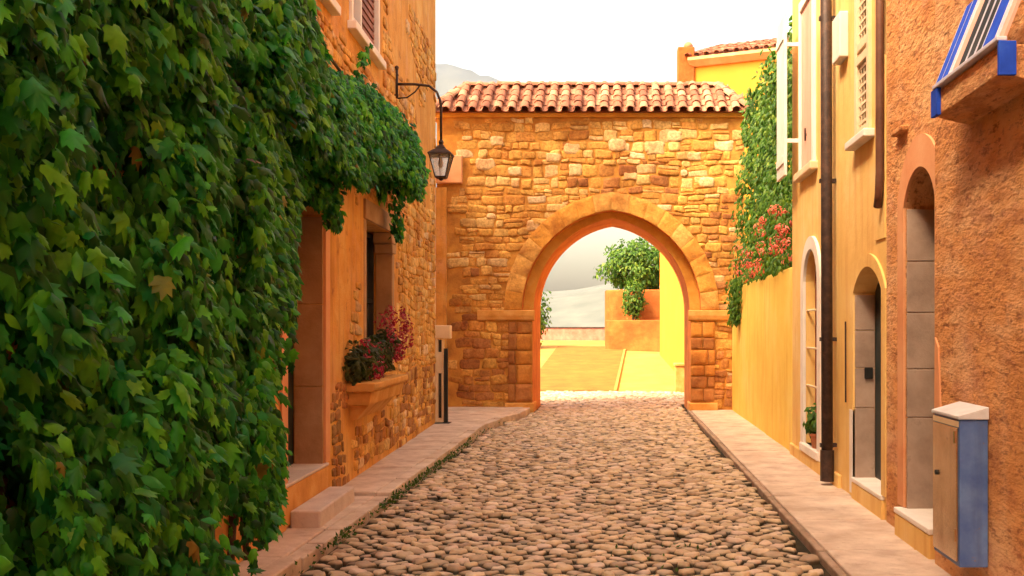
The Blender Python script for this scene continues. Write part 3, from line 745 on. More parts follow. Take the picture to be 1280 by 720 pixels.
# yellow house
yh = empty('yellow_house', (WX, 10.7, 0), 0, 'yellow ochre house on the right with pink and white shutters and brown drainpipes', 'house')
def nicheR(x0, y0, y1, z0, zs, rise, depth): return MB().prism(arch_prof(y0, y1, z0, zs, rise), 'x', x0 - .5, x0 + depth)
wall = MB().box(WX, 8.5, 8.38, 13.0, -.1, 9.6)
cuts = [nicheR(WX, 8.50, 9.53, .245, 2.02, .22, .30), nicheR(WX, 11.22, 12.06, .30, 2.25, .36, .2), nicheR(WX, 11.42, 12.4, 3.60, 5.72, 0, .16), nicheR(WX, 8.90, 9.44, 3.46, 5.9, 0, .12)]
link('wall', cut(wall.mesh('w'), cuts), 'plaster_yellow', yh)
def rsurround(parent, y0, y1, z0, zs, rise, wdt, mat, name, x=WX, th=.02, top=None):
    o_ = [(y1 + wdt, z0)] + arch_prof(y0 - wdt, y1 + wdt, z0, zs, rise + wdt * .9 if top is None else top, 20)[2:] + [(y0 - wdt, z0)]
    i_ = [(y1, z0)] + arch_prof(y0, y1, z0, zs, rise, 20)[2:] + [(y0, z0)]
    b = MB()
    for k in range(len(o_) - 1): b.prism([o_[k], o_[k + 1], i_[k + 1], i_[k]], 'x', x - th, x + .002)
    return link(name, b.mesh(name), mat, parent)
# door one
dl = link('door', MB().box(WX + .190, WX + .24, 8.505, 9.525, .25, 2.22).mesh('d'), 'darkdoor', yh, bevel=.008)
b = MB()
for (z0, z1) in ((.255, .92), (.925, 1.30), (1.305, 1.66), (1.665, 2.0)): b.box(WX - .004, WX + .185, 9.50, 9.528, z0, z1)
link('door_jamb', b.mesh('j'), 'jamb', yh, bevel=.005)
link('handle', MB().tube([(WX + .19, 8.62, 1.2), (WX + .15, 8.62, 1.2), (WX + .15, 8.74, 1.2)], .012, 8).mesh('h'), 'black', dl)
link('intercom', MB().box(WX + .08, WX + .16, 9.478, 9.499, 1.20, 1.31).mesh('i'), 'black', yh, bevel=.008)
link('doorstep', MB().box(WX - .03, WX + .24, 8.46, 9.56, .0, .215).mesh('s'), 'plaster_yellow', yh, bevel=.012)
link('threshold', MB().box(WX - .035, WX + .243, 8.465, 9.555, .217, .258).mesh('s'), 'white', yh, bevel=.008)
rsurround(yh, 8.50, 9.53, .26, 2.02, .22, .13, 'plaster_yellow', 'door_surround', th=.022)
b = MB().box(WX - .025, WX + .0, 9.53, 9.66, .1, .9); link('door_trim', b.mesh('dt'), 'white', yh)
# lower arched window
rsurround(yh, 11.22, 12.06, .20, 2.25, .36, .17, 'white', 'window_surround', th=.035)
w = link('window', MB().box(WX + .15, WX + .19, 11.23, 12.05, .31, 2.6).mesh('w'), 'jamb', yh)
b = MB()
for (a, c) in ((11.23, 11.28), (11.62, 11.66), (12.0, 12.05)): b.box(WX + .11, WX + .15, a, c, .31, 2.55)
link('frame', b.mesh('f'), 'brownwood', w)
for z in (.55, 1.0, 1.45, 1.9): link('window_bar', MB().tube([(WX + .02, 11.22, z), (WX + .02, 12.06, z)], .013, 8).mesh('b'), 'cream', w)
link('sill', MB().box(WX - .06, WX + .14, 11.10, 12.18, .20, .30).mesh('s'), 'white', w, bevel=.012)
link('wall_plinth', MB().box(WX - .04, WX, 10.1, 12.98, -.02, .195).mesh('p'), 'plaster_yellow', yh, bevel=.01)
# pink shuttered window
w = link('window', MB().box(WX + .12, WX + .15, 11.43, 12.39, 3.61, 5.71).mesh('w'), 'glass_dark', yh)
link('frame', MB().box(WX - .03, WX + .1, 11.42, 11.56, 3.60, 5.8).box(WX - .03, WX + .06, 12.33, 12.4, 3.60, 5.72).box(WX - .028, WX + .06, 11.56, 12.33, 5.6, 5.72).mesh('f'), 'white', w, bevel=.006)
b = MB().box(WX + .0, WX + .035, 11.57, 12.32, 3.62, 5.59)
for k in range(6): b.box(WX - .006, WX + .0, 11.60 + k * .12, 11.70 + k * .12, 3.66, 5.55)
link('shutter', b.mesh('s'), 'pink', w)
link('shutter_latch', MB().box(WX - .025, WX - .008, 12.0, 12.03, 3.95, 4.10).box(WX - .02, WX - .008, 11.97, 12.06, 4.0, 4.03).mesh('l'), 'iron', w)
b = MB().box(WX - .20, WX - .165, 12.42, 13.02, 3.60, 5.62).box(WX - .215, WX - .2, 12.45, 12.99, 3.75, 3.85).box(WX - .215, WX - .2, 12.45, 12.99, 5.3, 5.4).box(WX - .165, WX + .01, 12.40, 12.42, 4.0, 4.05).box(WX - .165, WX + .01, 12.40, 12.42, 5.2, 5.25)
link('open_shutter', b.mesh('os'), 'white', w, bevel=.004)['label'] = 'white shutter leaf standing open'
link('sill', MB().box(WX - .09, WX + .1, 11.33, 12.42, 3.50, 3.598).mesh('s'), 'cream', w, bevel=.015)
# perforated shutter window
w = link('window', MB().box(WX + .08, WX + .11, 8.91, 9.43, 3.47, 5.89).mesh('w'), 'black', yh)
b = MB().box(WX - .03, WX + .03, 8.90, 8.98, 3.46, 5.9).box(WX - .03, WX + .03, 9.35, 9.44, 3.46, 5.9)
for z in (3.46, 4.14, 4.26, 5.0, 5.8): b.box(WX - .028, WX + .03, 8.98, 9.35, z, z + .08)
link('frame', b.mesh('f'), 'cream', w, bevel=.004)
b = MB(); z = 3.50
while z < 5.85:   # open lattice of crossing strips
    b.box(WX - .005, WX - .001, 8.98, 9.35, z, z + .022); z += .085
y = 8.99
while y < 9.34: b.box(WX + .0, WX + .004, y, y + .02, 3.5, 5.85); y += .092
link('lattice', b.mesh('l'), 'cream', w)
link('sill', MB().box(WX - .10, WX + .06, 8.80, 9.54, 3.38, 3.455).mesh('s'), 'white', w, bevel=.012)
# meter plate, pipes
link('wall_plate', MB().box(WX - .09, WX, 9.80, 10.14, 4.36, 4.81).mesh('m'), 'white', yh, bevel=.01)
b = MB().tube([(WX - .1, 10.33, .12), (WX - .1, 10.36, 2.9), (WX - .1, 10.45, 9.3)], .06, 14)
dp = link('downpipe', b.mesh('dp'), 'iron', yh, smooth=True)
for z in (.45, 1.55, 3.2, 4.9, 6.5): link('pipe_bracket', MB().box(WX - .17, WX + .0, 10.31 + z * .012, 10.37 + z * .012, z, z + .04).mesh('pb'), 'iron', dp)
link('pipe_shoe', MB().tube([(WX - .1, 10.33, .1), (WX - .1, 10.33, .42)], .073, 14).mesh('ps'), 'iron', dp, smooth=False)
b = MB().tube([(WX - .05, 8.43, 9.3), (WX - .05, 8.43, 3.0), (WX - .05, 8.46, 2.82), (WX - .045, 8.52, 2.72)], .036, 12)
link('downpipe', b.mesh('dp'), 'pipe', yh, smooth=True)
link('pipe_patch', MB().box(WX - .012, WX, 8.42, 8.74, 2.45, 4.0).mesh('pp'), 'plaster_yellow', yh)
b = MB().tube([(WX - .015, 9.86, .95), (WX - .015, 9.87, 1.75)], .008, 6); link('cable', b.mesh('cb'), 'iron', yh)
b = MB().prism([(WX - .35, 9.45), (WX - .35, 9.6), (5.4, 11.2), (8.9, 9.6), (8.9, 9.45), (5.4, 11.0)], 'y', 8.38, 13.3)
link('roof', b.mesh('rf'), 'terracotta', yh)
# near rough house
rh = empty('rough_rendered_house', (2.15, 4, 0), 0, 'coarse orange rendered house nearest on the right with blue trimmed window ledge', 'house')
wall = MB().prism([(2.17, -8), (9, -8), (9, 8.36), (WX - .012, 8.36), (WX - .012, 7.0), (2.17, 6.86)], 'z', -.1, 9.9)
cuts = [nicheR(WX, 7.0, 7.80, .26, 2.62, .26, .42), nicheR(2.17, 4.9, 6.1, 3.2, 4.9, 0, .15)]
me = cut(wall.mesh('w'), cuts)
link('wall', me, 'plaster_rough', rh)
b = MB()
for (z0, z1) in ((.27, .98), (.985, 1.36), (1.365, 1.80), (1.805, 2.2), (2.205, 2.61)): b.box(WX - .006, WX + .41, 7.775, 7.802, z0, z1)
link('door_jamb', b.mesh('j'), 'jamb', rh, bevel=.006)
link('door', MB().box(WX + .36, WX + .41, 7.01, 7.77, .27, 2.86).mesh('d'), 'darkdoor', rh)
link('doorstep', MB().box(WX - .085, WX + .38, 6.98, 7.86, .0, .228).mesh('s'), 'plaster_yellow', rh, bevel=.012)
link('threshold', MB().box(WX - .09, WX + .383, 6.975, 7.865, .23, .272).mesh('s'), 'white', rh, bevel=.008)
rsurround(rh, 7.02, 7.80, .28, 2.62, .26, .16, 'salmon', 'door_surround', x=WX - .012, th=.02, top=.50)
link('drip_ledge', MB().box(WX - .07, WX, 7.72, 8.02, 3.22, 3.26).mesh('dl'), 'plaster_rough', rh, bevel=.01)
b = MB().box(WX - .03, WX + .0, 6.90, 6.955, 1.1, 1.62); 
link('wall_patch', MB().prism([(6.70, 1.0), (6.76, 1.55), (6.83, 1.62), (6.84, 1.05)], 'x', 2.158, 2.172).mesh('wp'), 'salmon', rh)
# window ledge box with blue trim and slatted shutter
lg = link('window_ledge', MB().prism([(1.96, 2.99), (2.17, 2.94), (2.17, 3.14), (1.96, 3.14)], 'y', 5.12, 6.19).mesh('l'), 'plaster_rough', rh, bevel=.006)
link('blue_trim', MB().box(1.935, 1.962, 6.08, 6.2, 2.985, 3.15).mesh('bt'), 'blue', lg, bevel=.003)
link('blue_trim', MB().box(1.94, 2.03, 5.095, 5.12, 2.975, 3.15).mesh('bt'), 'blue', lg, bevel=.003)
link('ledge_rim', MB().box(1.93, 1.985, 5.10, 6.16, 3.152, 3.175).mesh('lr'), 'blue_white', lg, bevel=.004)
def slat(y0, y1, mat, dz=0., top=3.95):
    x0, z0 = 1.955 + dz, 3.178; x1, z1 = 1.955 + dz + (top - z0) * .40, top
    b = MB().add([(x0, y0, z0), (x0, y1, z0), (x1, y1, z1), (x1, y0, z1), (x0 + .018, y0, z0), (x0 + .018, y1, z0), (x1 + .018, y1, z1), (x1 + .018, y0, z1)],
                 [(0, 1, 2, 3), (7, 6, 5, 4), (0, 4, 5, 1), (1, 5, 6, 2), (2, 6, 7, 3), (3, 7, 4, 0)])
    return b
def slats(lst, mat, dz=0.):
    b = MB()
    for (a, c) in lst: s_ = slat(a, c, mat, dz, 3.68); b.add(s_.v, s_.f)
    return b
sh = link('slatted_shutter', slats([(5.12, 6.18)], 'b', .016).mesh('dp'), 'pink', rh)
for mt_, dz, lst in (('blue', 0., [(6.09, 6.185), (5.97, 6.07), (5.23, 5.39)]), ('blue_white', .001, [(6.188, 6.20), (6.072, 6.085), (5.95, 5.965), (5.665, 5.672), (5.525, 5.532), (5.40, 5.415), (5.205, 5.225)]), ('black', .006, [(5.68, 5.80), (5.54, 5.655), (5.43, 5.515)])):
    for ac in lst: link('slat', slats([ac], 's', dz).mesh('sl'), mt_, sh)
b = MB().prism([(1.8, 9.75), (1.8, 9.9), (5.4, 11.6), (9.3, 9.9), (9.3, 9.75), (5.4, 11.4)], 'y', -8.2, 8.36)
link('roof', b.mesh('rf'), 'terracotta', rh)
# utility cabinet
cb = empty('utility_cabinet', (2.08, 6.08, .28), 0, 'blue metal utility cabinet with a pale sloping top on the rough orange wall', 'utility cabinet')
x0, x1, y0, y1, z0, z1 = 1.995, 2.165, 5.85, 6.33, .27, 1.14
link('body', MB().box(x0, x1, y0, y1, z0, z1).mesh('b'), 'cab_blue', cb, bevel=.008)
b = MB().prism([(x0 - .012, z1 + .002), (x1 + .0, z1 + .002), (x1 + .0, z1 + .075), (x0 - .012, z1 + .022)], 'y', y0 - .012, y1 + .012)
link('cap', b.mesh('c'), 'cab_top', cb, bevel=.004)
dr = link('door', MB().box(x0 - .013, x0 - .001, y0 + .02, y1 - .02, z0 + .03, z1 - .05).mesh('d'), 'steel', cb, bevel=.004)
link('trim', MB().box(x0 - .008, x0 - .001, y0 + .01, y1 - .01, z1 - .045, z1 - .012).mesh('t'), 'cream', cb)
for z in (.42, 1.0): link('hinge', MB().tube([(x0 - .02, 5.875, z), (x0 - .02, 5.875, z + .07)], .009, 8).mesh('h'), 'steel', dr)
link('lock', MB().tube([(x0 - .013, 6.22, .78), (x0 - .026, 6.22, .78)], .016, 10).mesh('l'), 'black', dr)
# pot plant on the sill
pp = empty('potted_plant', (WX + .03, 11.5, .30), 0, 'small leafy plant in a clay pot on the sill of the lower barred window', 'potted plant')
link('pot', MB().lathe((WX + .02, 11.5, .30), [(.05, 0), (.075, .14), (.085, .14), (.085, .17), (.07, .17)], 14).mesh('p'), 'pot', pp, smooth=False)
P, Q, S = blob_leaves((WX - .0, 11.5, .62), (.12, .16, .18), 130, (.06, .11), .2)
link('foliage', leafmesh('f', P, Q, S, (OV_V, OV_F)), 'leaf_bright', pp)

# ================================================================== hedge and flowers above the garden wall
hg = empty('climbing_hedge', (2.9, 17, 2.3), 0, 'tall green climber rising behind the yellow garden wall beside the archway', 'hedge')
P = []; Q = []; S = []
for i in range(21000):
    y = random.uniform(13.3, 19.7); z = random.uniform(2.35, 6.3)
    top = 5.9 + .5 * noise.noise(Vector((y * 1.3, 0, 0))) + .25 * noise.noise(Vector((y * 4, 2, 0)))
    if z > top: continue
    xb = 2.42 + .22 * fbm(y, z, 1., 1.3) + .12 * fbm(y, z, 5., 4)
    x = xb + abs(random.gauss(0, .20)); nrm = (-1, -.6, .6)
    if random.random() < .42:   # face towards the street end
        y = 13.25 + abs(random.gauss(0, .2)); x = random.uniform(2.4, 3.8); nrm = (-.2, -1, .6)
    P.append((x, y, z)); Q.append(np.array(nrm) + rng.normal(0, .5, 3)); S.append(random.uniform(.07, .14))
for i in range(1500):
    y = random.uniform(13.3, 19.7); x = random.uniform(2.4, 3.9); z = 5.9 + .5 * noise.noise(Vector((y * 1.3, 0, 0))) + random.gauss(-.05, .15)
    P.append((x, y, z)); Q.append(np.array((0, -.3, 1)) + rng.normal(0, .6, 3)); S.append(random.uniform(.07, .15))
# spray trailing over the wall next to the arch
for i in range(650):
    t = random.random(); y = random.gauss(18.7, .3 * (1.1 - t) + .05); y = min(y, 19.7)
    P.append((2.22 - abs(random.gauss(0, .07)), y, 2.65 - .85 * t)); Q.append(np.array((-1, -.8, .4)) + rng.normal(0, .4, 3)); S.append(random.uniform(.06, .11))
link('foliage', leafmesh('f', P, Q, S, (OV_V, OV_F)), 'leaf_bright', hg)
b = MB()
for i in range(9):
    y = 13.8 + i * .68; x = 2.75 + random.uniform(-.05, .2); pts = [(x, y, 0)]
    for k in range(1, 7): pts.append((x + random.uniform(-.12, .12), y + random.uniform(-.2, .2), k * .72))
    b.tube(pts, [.05 - .006 * k for k in range(7)], 7)
link('stems', b.mesh('s'), 'bark', hg, smooth=True)
fl = empty('flowering_climber', (2.3, 14.6, 2.5), 0, 'coral pink flowers blooming over the top of the yellow garden wall', 'flowers')
P = []; Q = []; S = []; P2 = []; Q2 = []; S2 = []
for i in range(60):
    cy = random.uniform(13.3, 19.2); cz = 2.58 + random.random() ** 1.3 * (.85 if cy < 16.5 else .65)
    cx = 2.28 + random.uniform(-.1, .08); rr_ = random.uniform(.04, .09)
    for k in range(26):
        d = Vector(rng.normal(0, 1, 3)).normalized(); P.append(Vector((cx, cy, cz)) + d * rr_); Q.append(d + Vector((-.5, -.5, .2))); S.append(random.uniform(.035, .06))
for i in range(900):
    y = random.uniform(13.2, 19.5); P2.append((2.26 + random.uniform(-.12, .12), y, 2.5 + random.random() ** 1.4 * .9)); Q2.append(np.array((-1, -.6, .5)) + rng.normal(0, .5, 3)); S2.append(random.uniform(.06, .1))
link('petals', leafmesh('p', P, Q, S, (OV_V, OV_F), 2.5), 'petal_pink', fl)
link('leaves', leafmesh('l', P2, Q2, S2, (OV_V, OV_F)), 'leaf_bright', fl)

# ================================================================== big vine on the left
vn = empty('climbing_vine', (-2.5, 4.5, .1), 0, 'huge green leafy vine covering the front of the stone house', 'climbing vine')
def interp(x, xs, vs): return float(np.interp(x, xs, vs))
def cap(Y, z): return interp(Y, [5.0, 5.6, 6.5, 7.0, 7.4, 7.9], [.72, .56, .42, .30, .19, .16]) if z < 2.95 else interp(Y, [5, 6, 7.5, 9, 10.5, 11.5, 12.3], [.75, .65, .50, .52, .52, .50, .46])
def zlow(Y): return interp(Y, [2, 5.0, 5.5, 6.1, 6.7, 7.1, 7.4, 7.75, 8.3, 8.7, 9.1, 10.4, 11.2, 11.6, 11.9, 12.6], [-.0, .15, .40, .66, 1.25, 1.62, 2.35, 2.80, 2.95, 2.75, 3.2, 3.38, 3.35, 3.2, 3.35, 3.7])
def zhigh(Y): return interp(Y, [2, 5.6, 6.3, 7.0, 8.0, 9.8, 11.3, 12.0, 12.4], [5.6, 4.9, 4.15, 3.78, 3.85, 4.15, 4.25, 4.15, 3.95])
P = []; Q = []; S = []; P_s = []; Q_s = []; S_s = []
def vadd(x, y, z, s_, nrm, j=.38, small=False):
    (P_s if small else P).append((x, y, z)); (Q_s if small else Q).append(np.array(nrm) + rng.normal(0, j, 3)); (S_s if small else S).append(s_)
def tier(Y, z):   # 0 just under an overhang, growing to 1 at its lip further down
    return (-(z) / .62 + 1.5 * fbm(Y * .8, z * .45, 3.) + Y * .55) % 1.
ns = 0
while ns < 5600:   # hanging sprays laid over each other like shingles
    Y = random.uniform(2.2, 12.55) if random.random() < .58 else random.uniform(2.2, 8.0)
    lo, hi = zlow(Y), zhigh(Y); z = random.uniform(lo + .1, hi)
    ph = tier(Y, z); cl = fbm(Y * 1.3, z * .9, 7., 1.)
    if Y < 7.6 and (ph < .30 and random.random() < .95 or cl < -.12 and random.random() < .93): continue
    ns += 1
    band = Y > 7.6
    o0 = (.22 + .40 * ph + .36 * (cl + .1)) if not band else (.20 + .16 * ph + .22 * (cl + .3))
    o0 = max(.06, o0 + random.uniform(-.06, .08)) * min(1., (hi - z) * 2.2 + .35)
    L = random.uniform(.14, .42); dyy = random.uniform(.05, .55)
    sn = np.array((1, -.6, .7)) + rng.normal(0, .32, 3); big = (.092 if Y < 7.6 else .076) * random.uniform(.75, 1.25); t = 0
    while t < L:
        zz_ = z - t; yy = Y + dyy * t + random.uniform(-.045, .045)
        if zz_ < zlow(yy) - .08 * random.random() or yy > 12.7: break
        ox = min(o0 + .09 * math.sin(min(1, t / L) * 2.2) + random.uniform(-.03, .04), cap(yy, zz_) - abs(random.gauss(0, .10)) + .03)
        vadd(lwx(yy) + ox, yy, zz_, big * random.uniform(.55, 1.15), sn, .26, random.random() < .22); t += random.uniform(.03, .055)
# deep layer close to the wall
for i in range(9000):
    Y = random.uniform(2.2, 12.2); z = random.uniform(zlow(Y) + .05, zhigh(Y) - .05)
    vadd(lwx(Y) + random.uniform(.02, .09), Y, z, random.uniform(.09, .15), (1, -.2, .1), .3)
for i in range(4500):
    Y = random.uniform(2.2, 5.6); z = random.uniform(zlow(Y), zhigh(Y))
    vadd(lwx(Y) + random.uniform(.03, .14), Y, z, random.uniform(.10, .16), (1, -.5, .1), .3)
# hanging tails
for (Yc, zt, zb, w_) in ((8.75, 3.1, 2.58, .10), (11.9, 3.5, 2.75, .11), (8.35, 3.1, 2.75, .1), (10.0, 3.4, 3.1, .1)):
    for i in range(170):
        t = random.random(); vadd(lwx(Yc) + .14 + random.uniform(-.04, .1), Yc + random.gauss(0, w_ * (1.1 - .7 * t)), zt + (zb - zt) * t, random.uniform(.05, .09), (1, -.7, .5))
# stray shoots on the upper wall
for (ya, za, yb, zb) in ((7.0, 3.8, 7.6, 4.9), (6.2, 4.1, 6.9, 5.2), (8.1, 3.9, 8.4, 4.5), (12.2, 4.0, 12.6, 4.4), (10.2, 4.2, 10.7, 4.7)):
    for i in range(45):
        t = random.random(); vadd(lwx(ya) + .06, ya + (yb - ya) * t + random.gauss(0, .05), za + (zb - za) * t + random.gauss(0, .05), random.uniform(.05, .09), (1, -.6, .4))
link('foliage', leafmesh('vine', P, Q, S), 'leaf', vn)
link('young_leaves', leafmesh('vine2', P_s, Q_s, S_s, (OV_V, OV_F), .9), 'leaf', vn)
b = MB()
for i in range(16):
    y = 2.6 + i * .30; z = .1; pts = []
    yy = y
    while z < zhigh(min(yy, 12)) - .2 and len(pts) < 16:
        pts.append((lwx(yy) + .05 + random.uniform(-.02, .03), yy, z)); z += .35; yy += random.uniform(-.14, .16) + (.22 if z > 2.9 and yy > 5 else 0)
    b.tube(pts, [max(.006, .028 * (1 - k / 18)) for k in range(len(pts))], 6)
for z0 in (3.35, 3.7, 3.95):
    pts = [(lwx(6.5 + k * .6) + .06 + random.uniform(-.02, .05), 6.5 + k * .6, z0 + random.uniform(-.08, .08) + k * .03) for k in range(11)]
    b.tube(pts, [.022 - .0015 * k for k in range(11)], 6)
link('stems', b.mesh('s'), 'bark', vn, smooth=True)

# flowers on the stone ledge
fb = empty('ledge_flowers', (-2.6, 11.2, 1.13), 0, 'bushy red and pink flowering plants overflowing the stone ledge under the window', 'flowers')
P = []; Q = []; S = []; PR = []; QR = []; SR = []
def LL(x, y, z): return Matrix.Translation(LO_) @ Matrix.Rotation(LW, 4, 'Z') @ Vector((x, y, z))
for k in range(9):
    c = LL(.07 + random.uniform(-.02, .04), 3.05 + k * .23, 1.27 + random.uniform(-.02, .12) + .02 * k)
    p, q_, s_ = blob_leaves(c, (.13, .2, .22), 170, (.05, .10), .15, .3, k * 3.1); P += p; Q += q_; S += s_
for k in range(34):
    far = random.random() < .7
    yl = random.uniform(4.3, 5.2) if far else random.uniform(3.0, 4.1); zt = 1.35 + (random.random() * .55 if far else random.uniform(-.15, .15))
    c = LL(.12 + random.uniform(-.05, .2), yl, zt)
    for j in range(22):
        d = Vector(rng.normal(0, 1, 3)).normalized(); PR.append(c + Vector((d.x * .06, d.y * .06, d.z * .1))); QR.append(d); SR.append(random.uniform(.03, .055))
link('foliage', leafmesh('f', P, Q, S, (OV_V, OV_F), 1.5), 'leaf_dull', fb)
link('petals', leafmesh('p', PR, QR, SR, (OV_V, OV_F), 2.5), 'petal_red', fb)

# ================================================================== beyond the arch
# yellow building
yb = empty('yellow_building', (3, 28, 0), 0, 'bright yellow building with tiled eaves and square chimney behind the archway', 'building')
fp = [(1.95, 27), (6.5, 25.08), (9, 30), (9, 38.5), (1.52, 38.)]
link('wall', MB().prism(fp, 'z', -.1, 9.0).mesh('w'), 'sunyellow', yb)
b = MB(); e0 = Vector((1.85, 26.88, 9.02)); e1 = Vector((6.6, 24.88, 9.02)); side = (e1 - e0).normalized(); pd = Vector((-side.y, side.x, 0))
if pd.y < 0: pd = -pd
slope(b, e0, e1, 1.1, 3.2, pd, 0, 0)
link('roof', b.mesh('rf'), 'terracotta', yb)
b = MB(); a0 = e0 - pd * .02; a1 = e1 - pd * .02
vs = []
for p_ in (a0, a1):
    for (t, z) in ((-.06, -.02), (-.06, -.10), (.1, -.24), (.3, -.24), (.3, -.02)): vs.append(p_ + pd * t + Vector((0, 0, z)))
b.add(vs, [(4, 3, 2, 1, 0), (5, 6, 7, 8, 9)] + [(i, (i + 1) % 5, (i + 1) % 5 + 5, i + 5) for i in range(5)])
link('eave_moulding', b.mesh('em'), 'salmon', yb)
b = MB().add([tuple(e0 + Vector((0, 0, .0))), tuple(e1), tuple(e1 + pd * 3.2 + Vector((0, 0, 1.1))), tuple(e0 + pd * 3.2 + Vector((0, 0, 1.1))), tuple(e0 + pd * 11 + Vector((0, 0, -.5))), tuple(e1 + pd * 11 + Vector((0, 0, -.5)))],
             [(0, 1, 2, 3), (3, 2, 5, 4), (0, 3, 4), (1, 5, 2)])
link('roof_bed', b.mesh('rb'), 'pot', yb)
ch = link('chimney', MB().box(1.56, 2.02, 26.9, 27.35, 7.0, 9.32).mesh('ch'), 'orangewall', yb, bevel=.03)
link('chimney_pot', MB().lathe((1.86, 27.1, 9.32), [(.11, 0), (.13, .03), (.12, .1), (.07, .16), (.02, .18)], 12).mesh('cp'), 'pot', ch, smooth=True)
o = link('stone_pier', MB().box(1.46, 2.1, 26.2, 26.75, -.05, .70).box(1.43, 2.13, 26.17, 26.78, .703, .78).mesh('sp'), 'box_stone', loc=(1.8, 26.5, 0), bevel=.02)
props(o, 'low square stone pier standing just beyond the right side of the arch', 'pier')
# retaining walls
cc_ = [(-.1 - .5 * math.cos(t), 40.4 - .5 * math.sin(t)) for t in np.linspace(0, 1.25, 8)]
b = MB().prism(cc_ + [(1.9, 39.2), (1.9, 39.6), (-.1, 40.3), (-.2, 43.5), (-.6, 43.5)], 'z', .6, 2.05)
o = link('low_retaining_wall', b.mesh('lw'), 'orangewall', loc=(.4, 40, .8), bevel=.04)
props(o, 'low orange plastered wall in front of the taller one beyond the arch', 'wall')
cc_ = [(.1 - .75 * math.cos(t), 42.6 - .75 * math.sin(t)) for t in np.linspace(0, 1.35, 10)]
b = MB().prism(cc_ + [(3.2, 41.5), (3.2, 41.9), (.1, 42.4), (-.25, 42.8), (-.25, 46), (-.65, 46)], 'z', .6, 3.35)
o = link('tall_retaining_wall', b.mesh('tw'), 'orangewall', loc=(.8, 42, .8), bevel=.06)
props(o, 'taller orange wall with a rounded end carrying the round bush', 'wall')
def shrub(name, c, rad, n, size, label, cat, stem_z):
    e = empty(name, (c[0], c[1], stem_z), 0, label, cat)
    P, Q, S = blob_leaves(c, rad, n, size, .45, .32, c[0] * 3.3)
    link('foliage', leafmesh('f', P, Q, S, (OV_V, OV_F), 1.2), 'leaf_bright', e)
    b = MB()
    for k in range(5): b.tube([(c[0] + random.uniform(-.05, .05), c[1], stem_z), (c[0] + random.uniform(-.3, .3) * rad[0], c[1] + random.uniform(-.2, .2), (stem_z + c[2]) / 2), (c[0] + random.uniform(-.7, .7) * rad[0], c[1] + random.uniform(-.3, .3), c[2] + .3 * rad[2])], [.05, .03, .01], 6)
    link('stems', b.mesh('s'), 'bark', e, smooth=True)
shrub('round_bush', (.85, 42.9, 4.35), (1.6, 1.2, 1.15), 4600, (.12, .24), 'round sunlit green bush on top of the taller orange wall', 'bush', 3.0)
shrub('creeper', (.55, 41.15, 2.95), (.48, .35, .75), 1300, (.08, .16), 'dark narrow creeper climbing the orange wall under the round bush', 'creeper', 1.0)
shrub('side_shrub', (-3.75, 41.0, 2.15), (.85, .8, 1.2), 2200, (.10, .2), 'yellow green shrub seen at the left edge of the arch opening', 'shrub', .8)
b = MB().box(-5.4, -.66, 45.2, 45.6, .9, 1.72)
pa = link('parapet', b.mesh('p'), 'pinkwall', loc=(-3, 45.4, 1.2), bevel=.02); props(pa, 'low pink brick parapet at the edge of the viewpoint beyond the arch', 'parapet')
b = MB().box(-5.4, -.66, 45.18, 45.62, 1.722, 1.79)
link('coping', b.mesh('r'), 'iron', pa)

# weeds along the kerbs
P = []; Q = []; S = []
for i in range(900):
    if random.random() < .7: Y = random.choice([9.3, 9.6, 10.4, 11, 11.4, 12.1, 12.8, 14, 7.8]) + random.gauss(0, .25); x = kl(Y) + abs(random.gauss(.02, .035))
    elif random.random() < .8: Y = random.uniform(5, 18); x = kl(Y) + abs(random.gauss(.01, .03))
    else: Y = random.gauss(7.3, .35); x = random.gauss(.35, .25)
    P.append((x, Y, random.uniform(.0, .035) if x > -2 else random.uniform(.02, .08))); Q.append(rng.normal(0, .6, 3) + np.array((0, -.6, .6))); S.append(random.uniform(.02, .05))
w = link('weeds', leafmesh('w', P, Q, S, (SM_V, SM_F), 1.5, (0, 0, 1)), 'weed'); props(w, 'small green weeds growing in the joints along the left kerb', 'weeds', kind='stuff')

# ================================================================== air
hz = link('haze', MB().box(-2600, 2600, -30, 2720, -75, 700).mesh('h'), None)
m = bpy.data.materials.new('haze_air'); m.use_nodes = True; nt = m.node_tree; nt.nodes.clear()
o_ = nt.nodes.new('ShaderNodeOutputMaterial'); v = nt.nodes.new('ShaderNodeVolumePrincipled')
v.inputs['Color'].default_value = (.82, .88, .96, 1); v.inputs['Density'].default_value = 1.25e-4; v.inputs['Anisotropy'].default_value = .3
nt.links.new(v.outputs[0], o_.inputs['Volume']); hz.data.materials.append(m)
props(hz, 'pale even haze in the air over the valley', 'haze', kind='stuff')

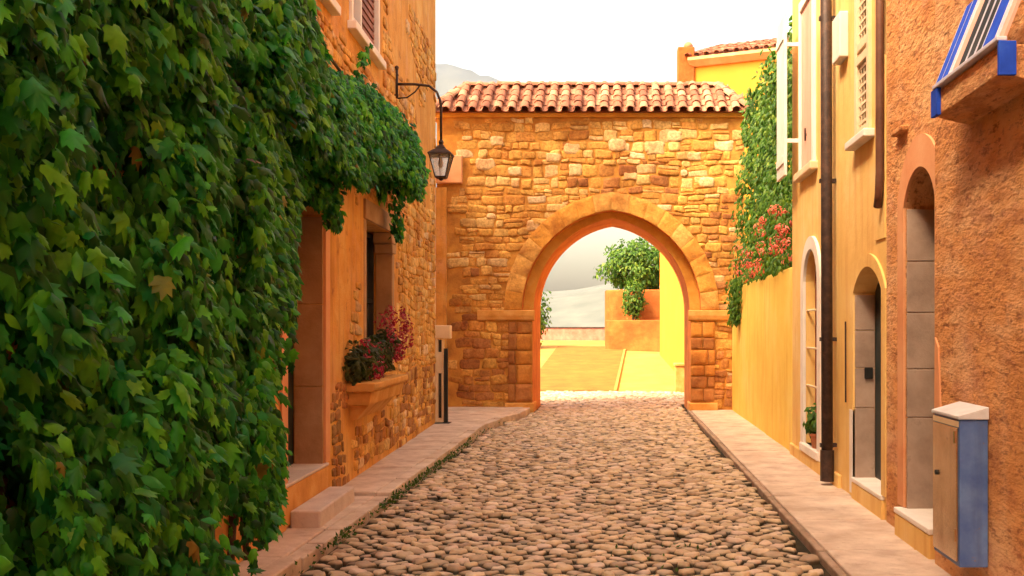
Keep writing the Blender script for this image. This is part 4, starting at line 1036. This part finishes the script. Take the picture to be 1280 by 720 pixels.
# ================================================================== light and camera
SUN_EL = 50.; SUN_AZ = -130.   # azimuth from +Y towards +X
wd = bpy.data.worlds.new('World'); scene.world = wd; wd.use_nodes = True; nt = wd.node_tree; nt.nodes.clear()
wo = nt.nodes.new('ShaderNodeOutputWorld'); bg = nt.nodes.new('ShaderNodeBackground'); sk = nt.nodes.new('ShaderNodeTexSky')
sk.sky_type = 'NISHITA'; sk.sun_disc = False; sk.sun_elevation = R(SUN_EL); sk.sun_rotation = R(SUN_AZ); sk.air_density = 1.; sk.dust_density = 7.; sk.ozone_density = .3
mm = nt.nodes.new('ShaderNodeMix'); mm.data_type = 'RGBA'; mm.blend_type = 'MULTIPLY'; mm.inputs[0].default_value = 1.; mm.inputs[7].default_value = (1.14, .95, .68, 1)
nt.links.new(sk.outputs[0], mm.inputs[6]); nt.links.new(mm.outputs[2], bg.inputs[0]); nt.links.new(bg.outputs[0], wo.inputs[0])
bg.inputs[1].default_value = .15
sl = bpy.data.lights.new('sun', 'SUN'); sl.energy = 1.25; sl.angle = R(24); sl.color = (1, .86, .62)
so = bpy.data.objects.new('sun', sl); COL.objects.link(so)
sd = Vector((math.sin(R(SUN_AZ)) * math.cos(R(SUN_EL)), math.cos(R(SUN_AZ)) * math.cos(R(SUN_EL)), math.sin(R(SUN_EL))))
so.rotation_euler = sd.to_track_quat('Z', 'Y').to_euler(); so.location = (-8, 10, 20)
cam = bpy.data.cameras.new('camera'); co = bpy.data.objects.new('camera', cam); COL.objects.link(co); scene.camera = co
co.location = (0, 0, EYE); co.rotation_euler = (R(90), 0, 0); cam.sensor_width = 36; cam.lens = 35
cam.shift_x = -(U0 - 640) / 1280; cam.shift_y = (V0 - 360) / 1280; cam.clip_start = .05; cam.clip_end = 6000
vs = scene.view_settings; vs.view_transform = 'Standard'; vs.look = 'None'; vs.gamma = 1; vs.exposure = 2.28; vs.use_curve_mapping = False
scene.cycles.use_denoising = True; scene.cycles.max_bounces = 8; scene.cycles.diffuse_bounces = 5; scene.cycles.volume_bounces = 0
scene.cycles.transparent_max_bounces = 6
